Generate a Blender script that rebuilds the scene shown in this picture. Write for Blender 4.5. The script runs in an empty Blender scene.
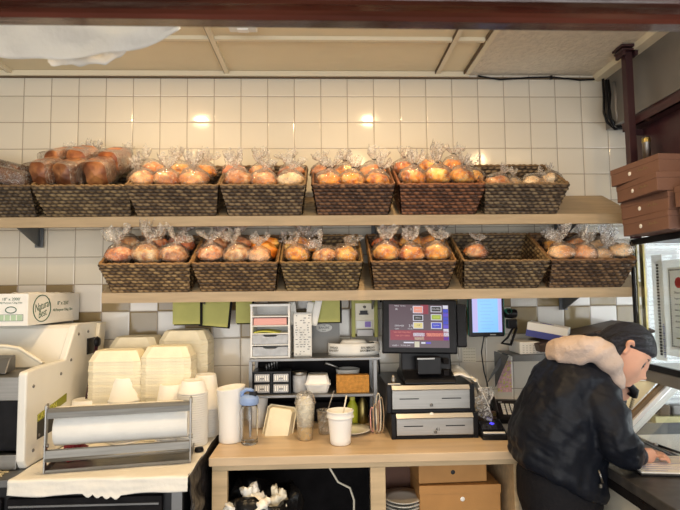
import bpy, bmesh, math, random
import numpy as np
from mathutils import Matrix, Vector, Euler, noise
from math import pi, sin, cos, radians
random.seed(7)
SC = bpy.context.scene
COL = SC.collection
# ---------------------------------------------------------------- camera model (calibrated on the wall tiles)
YAW, PITCH, ROLL, FPX, H = 0.0345, 0.0681, -0.0114, 511.0, 1.62
_sy, _cy, _sp, _cp = sin(YAW), cos(YAW), sin(PITCH), cos(PITCH)
F = Vector((_sy*_cp, _cy*_cp, _sp)); R = Vector((_cy, -_sy, 0)); U = R.cross(F)
R2 = R*cos(ROLL)+U*sin(ROLL); U2 = -R*sin(ROLL)+U*cos(ROLL)
def ray(px, py): return F+R2*((px-340)/FPX)+U2*((255-py)/FPX)
def W(px, py, Y):
    d = ray(px, py); return Vector((d.x*Y/d.y, Y, H+d.z*Y/d.y))
def G(px, py, z):
    d = ray(px, py); t = (z-H)/d.z; return Vector((d.x*t, d.y*t, z))
def XP(px, py, X):
    d = ray(px, py); t = X/d.x; return Vector((X, d.y*t, H+d.z*t))
cam = bpy.data.objects.new('camera', bpy.data.cameras.new('camera')); COL.objects.link(cam)
m = Matrix((R2, U2, -F)).transposed().to_4x4(); m.translation = (0, 0, H); cam.matrix_world = m
cam.data.sensor_width = 36; cam.data.lens = FPX/680*36
cam.data.clip_start = 0.05
cam.data.dof.use_dof = True; cam.data.dof.focus_distance = 2.45; cam.data.dof.aperture_fstop = 8.0
SC.camera = cam

# ---------------------------------------------------------------- materials
def mat(name, col, rough=.5, metal=0, var=.0, vscale=8, bump=0, bscale=60, spec=.5, coat=0, trans=0, emit=None, estr=0, alpha=1, stretch=None, col2=None, sss=0, objcol=False, ior=1.45, detail=3):
    M = bpy.data.materials.new(name); M.use_nodes = True
    nt = M.node_tree; N = nt.nodes; L = nt.links; b = N['Principled BSDF']
    b.inputs['Base Color'].default_value = (*col, 1); b.inputs['Roughness'].default_value = rough
    b.inputs['Metallic'].default_value = metal; b.inputs['Specular IOR Level'].default_value = spec
    b.inputs['Coat Weight'].default_value = coat; b.inputs['Coat Roughness'].default_value = .1
    b.inputs['Transmission Weight'].default_value = trans; b.inputs['IOR'].default_value = ior
    b.inputs['Alpha'].default_value = alpha
    if sss: b.inputs['Subsurface Weight'].default_value = sss; b.inputs['Subsurface Radius'].default_value = (.02, .008, .004)
    if emit: b.inputs['Emission Color'].default_value = (*emit, 1); b.inputs['Emission Strength'].default_value = estr
    if var or bump:
        tc = N.new('ShaderNodeTexCoord'); mp = N.new('ShaderNodeMapping'); L.new(tc.outputs['Object'], mp.inputs[0])
        if stretch: mp.inputs['Scale'].default_value = stretch
    src = None
    if var:
        n = N.new('ShaderNodeTexNoise'); n.inputs['Scale'].default_value = vscale; n.inputs['Detail'].default_value = detail
        L.new(mp.outputs[0], n.inputs['Vector'])
        cr = N.new('ShaderNodeValToRGB'); cr.color_ramp.elements[0].position = .3; cr.color_ramp.elements[1].position = .7
        c1 = [max(0, c*(1-var)) for c in col]; c2 = col2 or [min(1, c*(1+var)) for c in col]
        cr.color_ramp.elements[0].color = (*c1, 1); cr.color_ramp.elements[1].color = (*c2, 1)
        L.new(n.outputs['Fac'], cr.inputs[0]); L.new(cr.outputs[0], b.inputs['Base Color']); src = cr.outputs[0]
    if objcol:
        oi = N.new('ShaderNodeObjectInfo'); mx = N.new('ShaderNodeMix'); mx.data_type = 'RGBA'; mx.blend_type = 'MULTIPLY'; mx.inputs['Factor'].default_value = 1
        if src: L.new(src, mx.inputs['A'])
        else: mx.inputs['A'].default_value = (*col, 1)
        L.new(oi.outputs['Color'], mx.inputs['B']); L.new(mx.outputs['Result'], b.inputs['Base Color'])
    if bump:
        n2 = N.new('ShaderNodeTexNoise'); n2.inputs['Scale'].default_value = bscale; n2.inputs['Detail'].default_value = 4
        L.new(mp.outputs[0], n2.inputs['Vector'])
        bp = N.new('ShaderNodeBump'); bp.inputs['Strength'].default_value = bump; bp.inputs['Distance'].default_value = .01
        L.new(n2.outputs['Fac'], bp.inputs['Height']); L.new(bp.outputs[0], b.inputs['Normal'])
    return M
def film(name, white=.12, gloss=.25, bump=.6, bscale=40, tint=(1, 1, 1)):
    """thin clear plastic: mostly transparent, a share of gloss and of milky scatter"""
    M = bpy.data.materials.new(name); M.use_nodes = True; nt = M.node_tree; N = nt.nodes; L = nt.links
    for n in list(N): N.remove(n)
    out = N.new('ShaderNodeOutputMaterial'); tr = N.new('ShaderNodeBsdfTransparent'); gl = N.new('ShaderNodeBsdfGlossy'); df = N.new('ShaderNodeBsdfDiffuse'); tl = N.new('ShaderNodeBsdfTranslucent')
    tr.inputs[0].default_value = (*tint, 1); gl.inputs['Roughness'].default_value = .18; df.inputs[0].default_value = (1, .99, .97, 1); tl.inputs[0].default_value = (1, .99, .97, 1)
    tc = N.new('ShaderNodeTexCoord'); n2 = N.new('ShaderNodeTexNoise'); n2.inputs['Scale'].default_value = bscale; n2.inputs['Detail'].default_value = 3
    L.new(tc.outputs['Object'], n2.inputs['Vector']); bp = N.new('ShaderNodeBump'); bp.inputs['Strength'].default_value = bump; bp.inputs['Distance'].default_value = .01
    L.new(n2.outputs['Fac'], bp.inputs['Height']); L.new(bp.outputs[0], gl.inputs['Normal'])
    m0 = N.new('ShaderNodeMixShader'); m0.inputs[0].default_value = .5; L.new(df.outputs[0], m0.inputs[1]); L.new(tl.outputs[0], m0.inputs[2])
    n4 = N.new('ShaderNodeTexNoise'); n4.inputs['Scale'].default_value = bscale*1.1; n4.inputs['Detail'].default_value = 2; n4.inputs['Distortion'].default_value = 1.5; L.new(tc.outputs['Object'], n4.inputs['Vector']); mr = N.new('ShaderNodeMapRange'); mr.inputs['From Min'].default_value = .48; mr.inputs['From Max'].default_value = .68; mr.inputs['To Min'].default_value = white*.25; mr.inputs['To Max'].default_value = min(.9, white*3.2); L.new(n4.outputs['Fac'], mr.inputs['Value'])
    m1 = N.new('ShaderNodeMixShader'); L.new(mr.outputs[0], m1.inputs[0]); L.new(tr.outputs[0], m1.inputs[1]); L.new(m0.outputs[0], m1.inputs[2])
    lw = N.new('ShaderNodeLayerWeight'); lw.inputs[0].default_value = gloss; L.new(bp.outputs[0], lw.inputs['Normal'])
    m2 = N.new('ShaderNodeMixShader'); L.new(lw.outputs['Facing'], m2.inputs[0]); L.new(m1.outputs[0], m2.inputs[1]); L.new(gl.outputs[0], m2.inputs[2])
    L.new(m2.outputs[0], out.inputs[0]); return M

def thin_paper():
    M = bpy.data.materials.new('thin_backlit_paper'); M.use_nodes = True; nt = M.node_tree; N = nt.nodes; L = nt.links; b = N['Principled BSDF']; out = N['Material Output']
    b.inputs['Base Color'].default_value = (.88, .87, .84, 1); b.inputs['Roughness'].default_value = .6
    tl = N.new('ShaderNodeBsdfTranslucent'); tl.inputs[0].default_value = (.95, .95, .93, 1); mx = N.new('ShaderNodeMixShader'); mx.inputs[0].default_value = .6
    L.new(b.outputs[0], mx.inputs[1]); L.new(tl.outputs[0], mx.inputs[2]); L.new(mx.outputs[0], out.inputs[0]); return M
T = .1524; TX0, TZ0 = -1.6773, H+1.1124
def tile_mat():
    M = bpy.data.materials.new('wall_tile'); M.use_nodes = True; nt = M.node_tree; N = nt.nodes; L = nt.links; b = N['Principled BSDF']
    g = N.new('ShaderNodeNewGeometry'); sp = N.new('ShaderNodeSeparateXYZ'); L.new(g.outputs['Position'], sp.inputs[0])
    def mth(op, a, bb=None, c=None):
        n = N.new('ShaderNodeMath'); n.operation = op
        for i, v in enumerate((a, bb, c)):
            if v is None: continue
            if isinstance(v, (int, float)): n.inputs[i].default_value = v
            else: L.new(v, n.inputs[i])
        return n.outputs[0]
    u = mth('DIVIDE', mth('SUBTRACT', sp.outputs['X'], TX0), T); v = mth('DIVIDE', mth('SUBTRACT', TZ0, sp.outputs['Z']), T)
    fu, fv = mth('FRACT', mth('ADD', u, 40)), mth('FRACT', mth('ADD', v, 40))
    iu, iv = mth('FLOOR', mth('ADD', u, 40)), mth('FLOOR', mth('ADD', v, 40))
    def edge(f): return mth('MINIMUM', f, mth('SUBTRACT', 1, f))
    e = mth('MINIMUM', edge(fu), edge(fv))
    gr = N.new('ShaderNodeMapRange'); gr.inputs['From Min'].default_value = .006; gr.inputs['From Max'].default_value = .018; L.new(e, gr.inputs['Value'])
    hb = N.new('ShaderNodeMapRange'); hb.inputs['From Min'].default_value = .0; hb.inputs['From Max'].default_value = .05; hb.interpolation_type = 'SMOOTHSTEP'; L.new(e, hb.inputs['Value'])
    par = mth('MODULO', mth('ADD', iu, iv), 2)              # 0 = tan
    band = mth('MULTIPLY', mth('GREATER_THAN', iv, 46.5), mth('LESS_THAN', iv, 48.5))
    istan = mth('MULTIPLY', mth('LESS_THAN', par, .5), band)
    cb = N.new('ShaderNodeCombineXYZ'); L.new(iu, cb.inputs[0]); L.new(iv, cb.inputs[1])
    wn = N.new('ShaderNodeTexWhiteNoise'); wn.noise_dimensions = '3D'; L.new(cb.outputs[0], wn.inputs['Vector'])
    tone = N.new('ShaderNodeMapRange'); tone.inputs['To Min'].default_value = .93; tone.inputs['To Max'].default_value = 1.0; L.new(wn.outputs['Value'], tone.inputs['Value'])
    no = N.new('ShaderNodeTexNoise'); no.inputs['Scale'].default_value = 5; L.new(g.outputs['Position'], no.inputs['Vector'])
    def mix(f, A, B, bt='MIX'):
        n = N.new('ShaderNodeMix'); n.data_type = 'RGBA'; n.blend_type = bt
        for k, x in (('Factor', f), ('A', A), ('B', B)):
            if isinstance(x, (int, float)): n.inputs[k].default_value = x
            elif isinstance(x, tuple): n.inputs[k].default_value = (*x, 1)
            else: L.new(x, n.inputs[k])
        return n.outputs['Result']
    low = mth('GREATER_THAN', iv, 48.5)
    base = mix(low, mix(band, (.745, .70, .60), (.82, .79, .74)), (.76, .70, .60))  # tiles off the band yellowed: lamp light above, shade below, put into colour
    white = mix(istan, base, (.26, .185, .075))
    tonec = N.new('ShaderNodeCombineColor'); [L.new(tone.outputs[0], tonec.inputs[i]) for i in range(3)]
    white = mix(1.0, white, tonec.outputs[0], 'MULTIPLY')
    dirt = mix(mth('MULTIPLY', no.outputs['Fac'], .18), white, (.62, .55, .42))
    fin = mix(gr.outputs[0], (.30, .24, .18), dirt)
    L.new(fin, b.inputs['Base Color'])
    rr = mix(gr.outputs[0], (.8, .8, .8), (.10, .10, .10)); sc = N.new('ShaderNodeSeparateColor'); L.new(rr, sc.inputs[0]); L.new(sc.outputs[0], b.inputs['Roughness'])
    bp = N.new('ShaderNodeBump'); bp.inputs['Strength'].default_value = .5; bp.inputs['Distance'].default_value = .004
    no2 = N.new('ShaderNodeTexNoise'); no2.inputs['Scale'].default_value = 9; L.new(g.outputs['Position'], no2.inputs['Vector'])
    L.new(mth('ADD', hb.outputs[0], mth('MULTIPLY', no2.outputs['Fac'], .35)), bp.inputs['Height']); L.new(bp.outputs[0], b.inputs['Normal'])
    return M
MT = dict(
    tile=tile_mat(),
    ceil=mat('ceiling_panel_paint', (.80, .70, .49), .8, var=.05, vscale=2),
    stucco=mat('ceiling_stucco', (.74, .66, .53), .9, var=.08, vscale=30, bump=1.0, bscale=55),
    tbar=mat('grid_bar_cream', (.80, .72, .54), .6),
    gap=mat('dark_gap', (.14, .10, .06), .9),
    plaster=mat('painted_plaster', (.55, .50, .42), .8, var=.05, vscale=3, bump=.1, bscale=30),
    floor=mat('floor_vinyl', (.10, .09, .085), .5, var=.2, vscale=6),
    wood=mat('light_laminate_wood', (.56, .42, .25), .45, var=.16, vscale=3.0, stretch=(1.2, 12, 12), detail=6),
    shelfw=mat('shelf_laminate', (.48, .36, .22), .5, var=.12, vscale=3.0, stretch=(1.5, 14, 14), detail=6),
    woodtop=mat('counter_top_laminate', (.60, .45, .29), .38, var=.14, vscale=2.2, stretch=(1.2, 9, 9), detail=6),
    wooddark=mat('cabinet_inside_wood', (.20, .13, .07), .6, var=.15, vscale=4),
    red=mat('reddish_varnished_wood', (.075, .018, .010), .16, var=.6, vscale=3, stretch=(1, 9, 9), coat=.5, bump=.15, bscale=12),
    redsteel=mat('dark_red_painted_steel', (.045, .016, .020), .45, var=.2, vscale=12),
    maroon=mat('dark_maroon_board', (.04, .012, .018), .35, var=.2, vscale=5),
    steel=mat('brushed_steel', (.30, .29, .27), .38, 1, var=.08, vscale=5, stretch=(.5, 20, 20), bump=.08, bscale=60),
    steeldk=mat('dull_grey_steel', (.21, .21, .21), .42, .8, var=.15, vscale=6),
    greysheet=mat('grey_sheet_metal', (.24, .23, .22), .38, .5, var=.15, vscale=2),
    greybr=mat('grey_painted_bracket', (.14, .15, .16), .45, .4, var=.1),
    black=mat('black_plastic', (.008, .008, .010), .30, spec=.22, var=.3, vscale=20),
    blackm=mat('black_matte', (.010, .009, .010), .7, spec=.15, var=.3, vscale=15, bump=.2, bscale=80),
    blacksteel=mat('black_table_steel', (.020, .020, .022), .35, .3, var=.3, vscale=6),
    white=mat('white_enamel', (.78, .77, .72), .35, var=.03, vscale=6),
    cream=mat('cream_plastic', (.78, .72, .58), .45, var=.03),
    foam=mat('white_foam', (.88, .87, .84), .55, bump=.12, bscale=200),
    foamy=mat('cream_foam', (.86, .79, .60), .6, var=.05, vscale=14, bump=.2, bscale=200),
    paper=mat('white_paper', (.85, .84, .80), .75, var=.04, vscale=12, bump=.15, bscale=30),
    cloth=mat('white_table_cloth', (.80, .77, .70), .75, var=.05, vscale=8, bump=.5, bscale=22),
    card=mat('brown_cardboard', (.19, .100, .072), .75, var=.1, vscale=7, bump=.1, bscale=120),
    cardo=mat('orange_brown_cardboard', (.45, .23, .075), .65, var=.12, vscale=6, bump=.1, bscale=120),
    green=mat('olive_green_card', (.42, .42, .13), .65, var=.1, vscale=9),
    pink=mat('pink_paper', (.80, .42, .38), .7), yel=mat('yellow_paper', (.68, .66, .13), .7),
    blue=mat('light_blue_plastic', (.26, .38, .66), .35), bluebox=mat('deep_blue_print', (.05, .06, .30), .5),
    clear=mat('clear_plastic', (.95, .96, .97), .06, trans=1, ior=1.25), glass=mat('clear_glass', (.93, .96, .95), .03, trans=1, ior=1.45),
    smoke=mat('smoky_clear_plastic', (.42, .43, .45), .25, var=.15, vscale=30),
    film=film('clear_bag_film', .13, .30, 1.0, 55), tuft=film('gathered_bag_film', .34, .30, 1.0, 70), frost=film('frosted_film', .45, .2, .3),
    coffee=mat('iced_coffee', (.50, .36, .17), .3, var=.15, vscale=20), ice=mat('whipped_foam_and_ice', (.62, .58, .46), .35, var=.3, vscale=45, bump=.8, bscale=60),
    bag=mat('black_bin_bag', (.008, .008, .009), .25, spec=.3, bump=1.0, bscale=14), tissue=mat('crumpled_tissue', (.90, .87, .80), .8, bump=.6, bscale=30),
    ceramic=mat('white_ceramic', (.80, .78, .72), .2, coat=.4), tan=mat('tan_strap', (.50, .36, .22), .6),
    redp=mat('red_plastic_film', (.35, .03, .05), .35, bump=.8, bscale=30), ink=mat('black_ink', (.03, .03, .03), .7), inkg=mat('dark_green_ink', (.02, .10, .06), .7),
    inkr=mat('red_ink', (.5, .03, .03), .7), inkb=mat('blue_ink', (.06, .08, .45), .7), lime=mat('lime_liquid', (.50, .55, .04), .3),
    teal=mat('green_plastic_sheet', (.05, .30, .20), .35, var=.2, vscale=9), denim=mat('dark_trousers', (.010, .010, .013), .8, spec=.2, bump=.3, bscale=60),
    skin=mat('skin', (.66, .36, .25), .5, var=.06, vscale=14, sss=.12), hair=mat('dark_hair', (.007, .008, .016), .34, spec=.35, var=.5, vscale=14, bump=1.0, bscale=30, stretch=(1.2, 11, 8), col2=(.035, .038, .055)),
    jacket=mat('black_jacket_nylon', (.006, .008, .014), .5, spec=.25, bump=.9, bscale=9, var=.2, vscale=6), sleeve=mat('dark_blue_grey_sleeve', (.024, .027, .040), .45, bump=.9, bscale=16),
    hood=mat('beige_fleece_hood', (.55, .44, .38), .9, var=.1, vscale=14, bump=.5, bscale=70), lips=mat('lip_colour', (.35, .09, .09), .4),
    lamp=mat('lamp_lens', (1, .9, .7), .4, emit=(1, .80, .52), estr=14), dot=mat('pink_dotted_paper', (.75, .45, .45), .7, var=.25, vscale=60),
    scr=mat('screen_dark', (.02, .015, .02), .25, emit=(.10, .065, .08), estr=1.0), tab=mat('tablet_screen', (.02, .02, .02), .2, emit=(.22, .52, .95), estr=1.25),
    brownt=mat('dark_brown_plastic', (.055, .03, .02), .45), blind=mat('pale_blind_slat', (.75, .80, .84), .5),
    lip=mat('bright_steel_lip', (.68, .66, .62), .35, .6),
    thin=thin_paper(),
    bar=mat('dull_dark_bar_metal', (.17, .165, .15), .36, .35, var=.2, vscale=20, stretch=(.3, 6, 6)),
    gold=mat('brass_trim', (.30, .24, .09), .3, .9), sponge=mat('orange_sponge_board', (.50, .24, .05), .85, var=.25, vscale=60, bump=.6, bscale=150),
)
def emi(name, c, s=1.0): return mat(name, (.02, .02, .02), .3, emit=c, estr=s)

# ---------------------------------------------------------------- mesh helpers
class MB:
    def __init__(s): s.v = []; s.f = []; s.mi = []; s.sm = []
    def add(s, vs, fs, T=None, m=0, smooth=False):
        o = len(s.v)
        for p in vs: s.v.append(tuple(T @ Vector(p)) if T is not None else tuple(p))
        for f in fs: s.f.append(tuple(i+o for i in f)); s.mi.append(m); s.sm.append(smooth)
        return s
    def box(s, c, d, T=None, m=0, tx=1, ty=1):
        x, y, z = c; a, b, h = d[0]/2, d[1]/2, d[2]/2
        v = [(x-a, y-b, z-h), (x+a, y-b, z-h), (x+a, y+b, z-h), (x-a, y+b, z-h), (x-a*tx, y-b*ty, z+h), (x+a*tx, y-b*ty, z+h), (x+a*tx, y+b*ty, z+h), (x-a*tx, y+b*ty, z+h)]
        return s.add(v, [(0, 3, 2, 1), (4, 5, 6, 7), (0, 1, 5, 4), (1, 2, 6, 5), (2, 3, 7, 6), (3, 0, 4, 7)], T, m)
    def span(s, p, q, T=None, m=0):
        return s.box([(p[i]+q[i])/2 for i in range(3)], [abs(q[i]-p[i]) for i in range(3)], T, m)
    def prism(s, poly, a, b, axis='y', T=None, m=0):
        n = len(poly)
        def P(u, w, t): return {'y': (u, t, w), 'x': (t, u, w), 'z': (u, w, t)}[axis]
        vs = [P(u, w, a) for u, w in poly]+[P(u, w, b) for u, w in poly]
        fs = [tuple(range(n)), tuple(range(2*n-1, n-1, -1))]+[(i, i+n, (i+1) % n+n, (i+1) % n) for i in range(n)]
        return s.add(vs, fs, T, m)
    def lathe(s, prof, n=32, T=None, m=0, fn=None, smooth=True, sx=1, sy=1):
        vs = []; fs = []
        for i, (r, z) in enumerate(prof):
            for k in range(n):
                a = 2*pi*k/n; rr, zz = (fn(r, z, a, i) if fn else (r, z)); vs.append((rr*cos(a)*sx, rr*sin(a)*sy, zz))
        for i in range(len(prof)-1):
            for k in range(n):
                k2 = (k+1) % n; fs.append((i*n+k, i*n+k2, (i+1)*n+k2, (i+1)*n+k))
        return s.add(vs, fs, T, m, smooth)
    def tube(s, pts, r, n=8, T=None, m=0, smooth=True, closed=False):
        pts = [Vector(p) for p in pts]; N = len(pts); vs = []; fs = []
        rs = r if isinstance(r, (list, tuple)) else [r]*N; up = None
        for i, p in enumerate(pts):
            if closed: d = pts[(i+1) % N]-pts[i-1]
            else: d = pts[min(i+1, N-1)]-pts[max(i-1, 0)]
            d.normalize()
            if up is None: up = d.orthogonal().normalized()
            a = (up-d*up.dot(d)).normalized(); up = a; b = d.cross(a)
            for k in range(n):
                t = 2*pi*k/n; vs.append(p+(a*cos(t)+b*sin(t))*rs[i])
        for i in range(N if closed else N-1):
            j = (i+1) % N
            for k in range(n):
                k2 = (k+1) % n; fs.append((i*n+k, i*n+k2, j*n+k2, j*n+k))
        if not closed: fs += [tuple(range(n-1, -1, -1)), tuple(range((N-1)*n, N*n))]
        return s.add(vs, fs, T, m, smooth)
    def grid(s, fn, nu, nv, T=None, m=0, smooth=True):
        vs = [fn(i/(nu-1), j/(nv-1)) for j in range(nv) for i in range(nu)]
        fs = [(j*nu+i, j*nu+i+1, (j+1)*nu+i+1, (j+1)*nu+i) for j in range(nv-1) for i in range(nu-1)]
        return s.add(vs, fs, T, m, smooth)
    def build(s, name, mats, parent=None, loc=None, rot=None, bevel=0, thick=0, sub=0):
        me = bpy.data.meshes.new(name); me.from_pydata(s.v, [], s.f)
        for mm in (mats if isinstance(mats, (list, tuple)) else [mats]): me.materials.append(mm)
        me.polygons.foreach_set('material_index', s.mi); me.polygons.foreach_set('use_smooth', s.sm); me.update()
        bm = bmesh.new(); bm.from_mesh(me); bmesh.ops.recalc_face_normals(bm, faces=bm.faces); bm.to_mesh(me); bm.free()
        o = bpy.data.objects.new(name, me); COL.objects.link(o)
        if parent: o.parent = parent
        if loc is not None: o.location = loc
        if rot is not None: o.rotation_euler = rot
        if thick: md = o.modifiers.new('solid', 'SOLIDIFY'); md.thickness = thick
        if bevel: md = o.modifiers.new('bevel', 'BEVEL'); md.width = bevel; md.segments = 2; md.limit_method = 'ANGLE'; md.angle_limit = radians(40)
        if sub: md = o.modifiers.new('sub', 'SUBSURF'); md.levels = sub; md.render_levels = sub
        return o
def tag(o, label, cat, group=None, kind=None):
    o['label'] = label; o['category'] = cat
    if group: o['group'] = group
    if kind: o['kind'] = kind
    return o
def thing(name, label, cat, loc=(0, 0, 0), rz=0, group=None, rx=0, ry=0):
    o = bpy.data.objects.new(name, None); o.empty_display_size = .05; COL.objects.link(o); o.location = loc; o.rotation_euler = (rx, ry, rz)
    return tag(o, label, cat, group)
def struct(o): o['kind'] = 'structure'; return o
def dup(root, loc=None, rot=None, scale=None, label=None, group=None, color=None):
    def cp(o, par):
        c = o.copy(); COL.objects.link(c)
        if par: c.parent = par
        for ch in list(o.children): cp(ch, c)
        return c
    r = cp(root, None)
    if loc is not None: r.location = loc
    if rot is not None: r.rotation_euler = rot
    if scale is not None: r.scale = scale
    if label: r['label'] = label
    if group: r['group'] = group
    if color: r.color = color
    return r
def text(s, name, size, material, parent, loc, rot, depth=.0004, align='CENTER', sx=1, shear=0):
    cu = bpy.data.curves.new(name, 'FONT'); cu.body = s; cu.size = size; cu.extrude = depth; cu.align_x = align; cu.align_y = 'CENTER'; cu.shear = shear
    o = bpy.data.objects.new(name, cu); me = bpy.data.meshes.new_from_object(o); bpy.data.objects.remove(o); bpy.data.curves.remove(cu)
    me.materials.clear(); me.materials.append(material)
    o = bpy.data.objects.new(name, me); COL.objects.link(o); o.parent = parent; o.location = loc; o.rotation_euler = rot; o.scale = (sx, 1, 1); return o
def TR(loc=(0, 0, 0), rot=(0, 0, 0), sc=(1, 1, 1)): return Matrix.LocRotScale(Vector(loc), Euler(rot), Vector(sc))
def nz(p, s=1.0): return noise.noise(Vector(p)*s)
FRONT = (pi/2, 0, 0)      # text facing the room (-y)
YW = 2.878; ZC = 2.857; CT = .92
def evaluated_mesh(o):                        # used for the person only, while the scene is still small
    COL.objects.link(o); dg = bpy.context.evaluated_depsgraph_get(); dg.update()
    return bpy.data.meshes.new_from_object(o.evaluated_get(dg))

# ================================================================ PERSON
def skin(vs, ed, sub=2, root=0):
    me = bpy.data.meshes.new('tmp'); me.from_pydata([v[0] for v in vs], ed, []); o = bpy.data.objects.new('tmp', me)
    md = o.modifiers.new('s', 'SKIN'); md.use_smooth_shade = True
    for i, v in enumerate(vs):
        sv = me.skin_vertices[0].data[i]; r = v[1]; sv.radius = r if isinstance(r, tuple) else (r, r); sv.use_root = (i == root)
    ms = o.modifiers.new('ss', 'SUBSURF'); ms.levels = sub; ms.render_levels = sub
    m2 = evaluated_mesh(o)
    out = ([tuple(v.co) for v in m2.vertices], [tuple(p.vertices) for p in m2.polygons]); bpy.data.objects.remove(o); bpy.data.meshes.remove(m2); return out
def remesh(mb, vox, mt, name, parent=None, smooth=4):
    o = mb.build('tmp', MT['skin']); md = o.modifiers.new('r', 'REMESH'); md.mode = 'VOXEL'; md.voxel_size = vox; md.use_smooth_shade = True
    m2 = o.modifiers.new('sm', 'SMOOTH'); m2.factor = .5; m2.iterations = smooth
    COL.objects.unlink(o); me = evaluated_mesh(o); bpy.data.objects.remove(o)
    me.name = name; me.materials.clear(); me.materials.append(MT[mt] if isinstance(mt, str) else mt); me.polygons.foreach_set('use_smooth', [True]*len(me.polygons))
    n_ = bpy.data.objects.new(name, me); COL.objects.link(n_)
    if parent: n_.parent = parent
    return n_
V = Vector
HC = V((1.218, 2.07, 1.348)); fw = V((.70, -.30, -.64)).normalized(); upv = (V((.60, -.02, .78))); upv = (upv-fw*upv.dot(fw)).normalized(); lf = upv.cross(fw)
HM = Matrix((fw, lf, upv)).transposed().to_4x4(); HM = HM @ Matrix.Scale(1.06, 4); HM.translation = HC
def g2(a, b_, s_): return math.exp(-(a*a+b_*b_)/(s_*s_))
def headf(u, v):
    a = 2*pi*u; e = pi*(v-.5); x, y, z = cos(e)*cos(a), cos(e)*sin(a), sin(e)
    X_, Y_, Z_ = x*.097, y*.076, z*.118
    if z < 0: k = 1-.30*(-z)**1.4; Y_ *= k; X_ = X_*(1-.12*(-z)**1.5)+.018*(-z)
    if x > 0:
        X_ -= .010*x**3*(1-abs(z))                                   # flatter face
        X_ += .032*g2(y*1.15, (z+.19)*.9, .12)                       # nose tip
        X_ += .014*g2(y*1.1, (z-.05), .16)                           # bridge
        X_ -= .013*(g2(y-.33, z-.06, .17)+g2(y+.33, z-.06, .17))     # eye sockets
        X_ += .007*g2(y*.8, z-.26, .22)                              # brow
        X_ += .014*g2(y*.8, (z+.42)*1.3, .15)                        # lips
        X_ += .020*g2(y, z+.72, .20)                                 # chin
    else: X_ *= 1.02
    return (X_, Y_, Z_)
body = MB()
body.grid(headf, 65, 49, HM)
for sy_ in (-1, 1):
    body.add(*skin([((-.010, sy_*.074, .012), .009), ((-.024, sy_*.092, .030), .009), ((-.012, sy_*.094, .042), .007), ((.002, sy_*.086, .026), .006), ((-.008, sy_*.082, -.016), .008)], [(0, 1), (1, 2), (2, 3), (0, 4)], 1), T=HM)
pts = [((.96, 2.12, .80), .08), ((.95, 2.12, .93), .08), ((.97, 2.12, 1.06), .10), ((1.03, 2.12, 1.18), .09), ((1.09, 2.12, 1.25), .06), (tuple(HM @ V((-.035, 0, -.075))), .052), (tuple(HC), .05),
       ((1.05, 1.97, 1.22), .055), ((1.09, 1.92, 1.00), .040), ((1.215, 1.99, .968), .027),
       ((1.06, 2.27, 1.20), .055), ((1.17, 2.30, .995), .045), ((1.235, 2.13, 1.155), .026),
       ((.97, 2.04, .72), .085), ((.96, 2.04, .42), .06), ((.95, 2.05, .06), .04), ((1.02, 2.04, .03), .035),
       ((.95, 2.20, .72), .085), ((.93, 2.20, .42), .06), ((.90, 2.21, .06), .04), ((.97, 2.21, .03), .035)]
ed = [(0, 1), (1, 2), (2, 3), (3, 4), (4, 5), (5, 6), (3, 7), (7, 8), (8, 9), (3, 10), (10, 11), (11, 12), (0, 13), (13, 14), (14, 15), (15, 16), (0, 17), (17, 18), (18, 19), (19, 20)]
body.add(*skin(pts, ed, 2))
# near hand, writing: palm on the paper, five fingers curled round the pen
def hand(T_, chains):
    body.add(*skin([((-.02, 0, 0), (.020, .024)), ((.02, 0, 0), (.016, .032)), ((.065, .0, -.002), (.012, .034))], [(0, 1), (1, 2)], 2), T=T_)
    for c in chains: body.add(*skin([(p, r) for p, r in c], [(i, i+1) for i in range(len(c)-1)], 2), T=T_)
H1 = TR((1.235, 2.0, CT+.046), (0, radians(7), radians(4)))
hand(H1, [[((.055, .026, .0), .0095), ((.085, .030, .010), .009), ((.108, .024, -.004), .008), ((.118, .016, -.018), .007)],
          [((.060, .010, .0), .0095), ((.094, .012, .010), .009), ((.116, .010, -.006), .008), ((.120, .006, -.020), .007)],
          [((.060, -.008, .0), .0092), ((.090, -.010, .006), .0088), ((.108, -.012, -.008), .008), ((.108, -.012, -.018), .007)],
          [((.055, -.025, -.003), .0085), ((.080, -.030, .000), .0078), ((.094, -.032, -.010), .007), ((.092, -.032, -.018), .0065)],
          [((.010, .026, -.004), .011), ((.040, .046, -.004), .0095), ((.070, .042, -.006), .0085), ((.092, .032, -.010), .0075)]])
# far hand, holding the handset under the chin
H2 = TR((1.238, 2.115, 1.165), (0, radians(-72), radians(-20)))
hand(H2, [[((.055, .026, .0), .0095), ((.080, .028, .018), .009), ((.084, .026, .040), .008), ((.070, .024, .050), .007)],
          [((.060, .009, .0), .0095), ((.086, .009, .020), .009), ((.088, .009, .042), .008), ((.072, .009, .052), .007)],
          [((.060, -.008, .0), .0092), ((.083, -.009, .018), .0088), ((.084, -.009, .040), .008), ((.070, -.009, .048), .007)],
          [((.055, -.024, .0), .0085), ((.074, -.026, .016), .0078), ((.075, -.026, .034), .007), ((.064, -.026, .042), .0065)],
          [((.010, .024, .006), .011), ((.030, .040, .024), .0095), ((.052, .036, .040), .0085), ((.068, .030, .050), .0075)]])
P = remesh(body, .0042, 'skin', 'person', smooth=3)
tag(P, 'person in a black jacket with a beige hood bending over the service counter, writing and holding a phone to the ear', 'person')
P['label'] = 'person in a black jacket and beige hood bending over to write, phone at ear'
def inv(o): o.parent = P; return o
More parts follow.
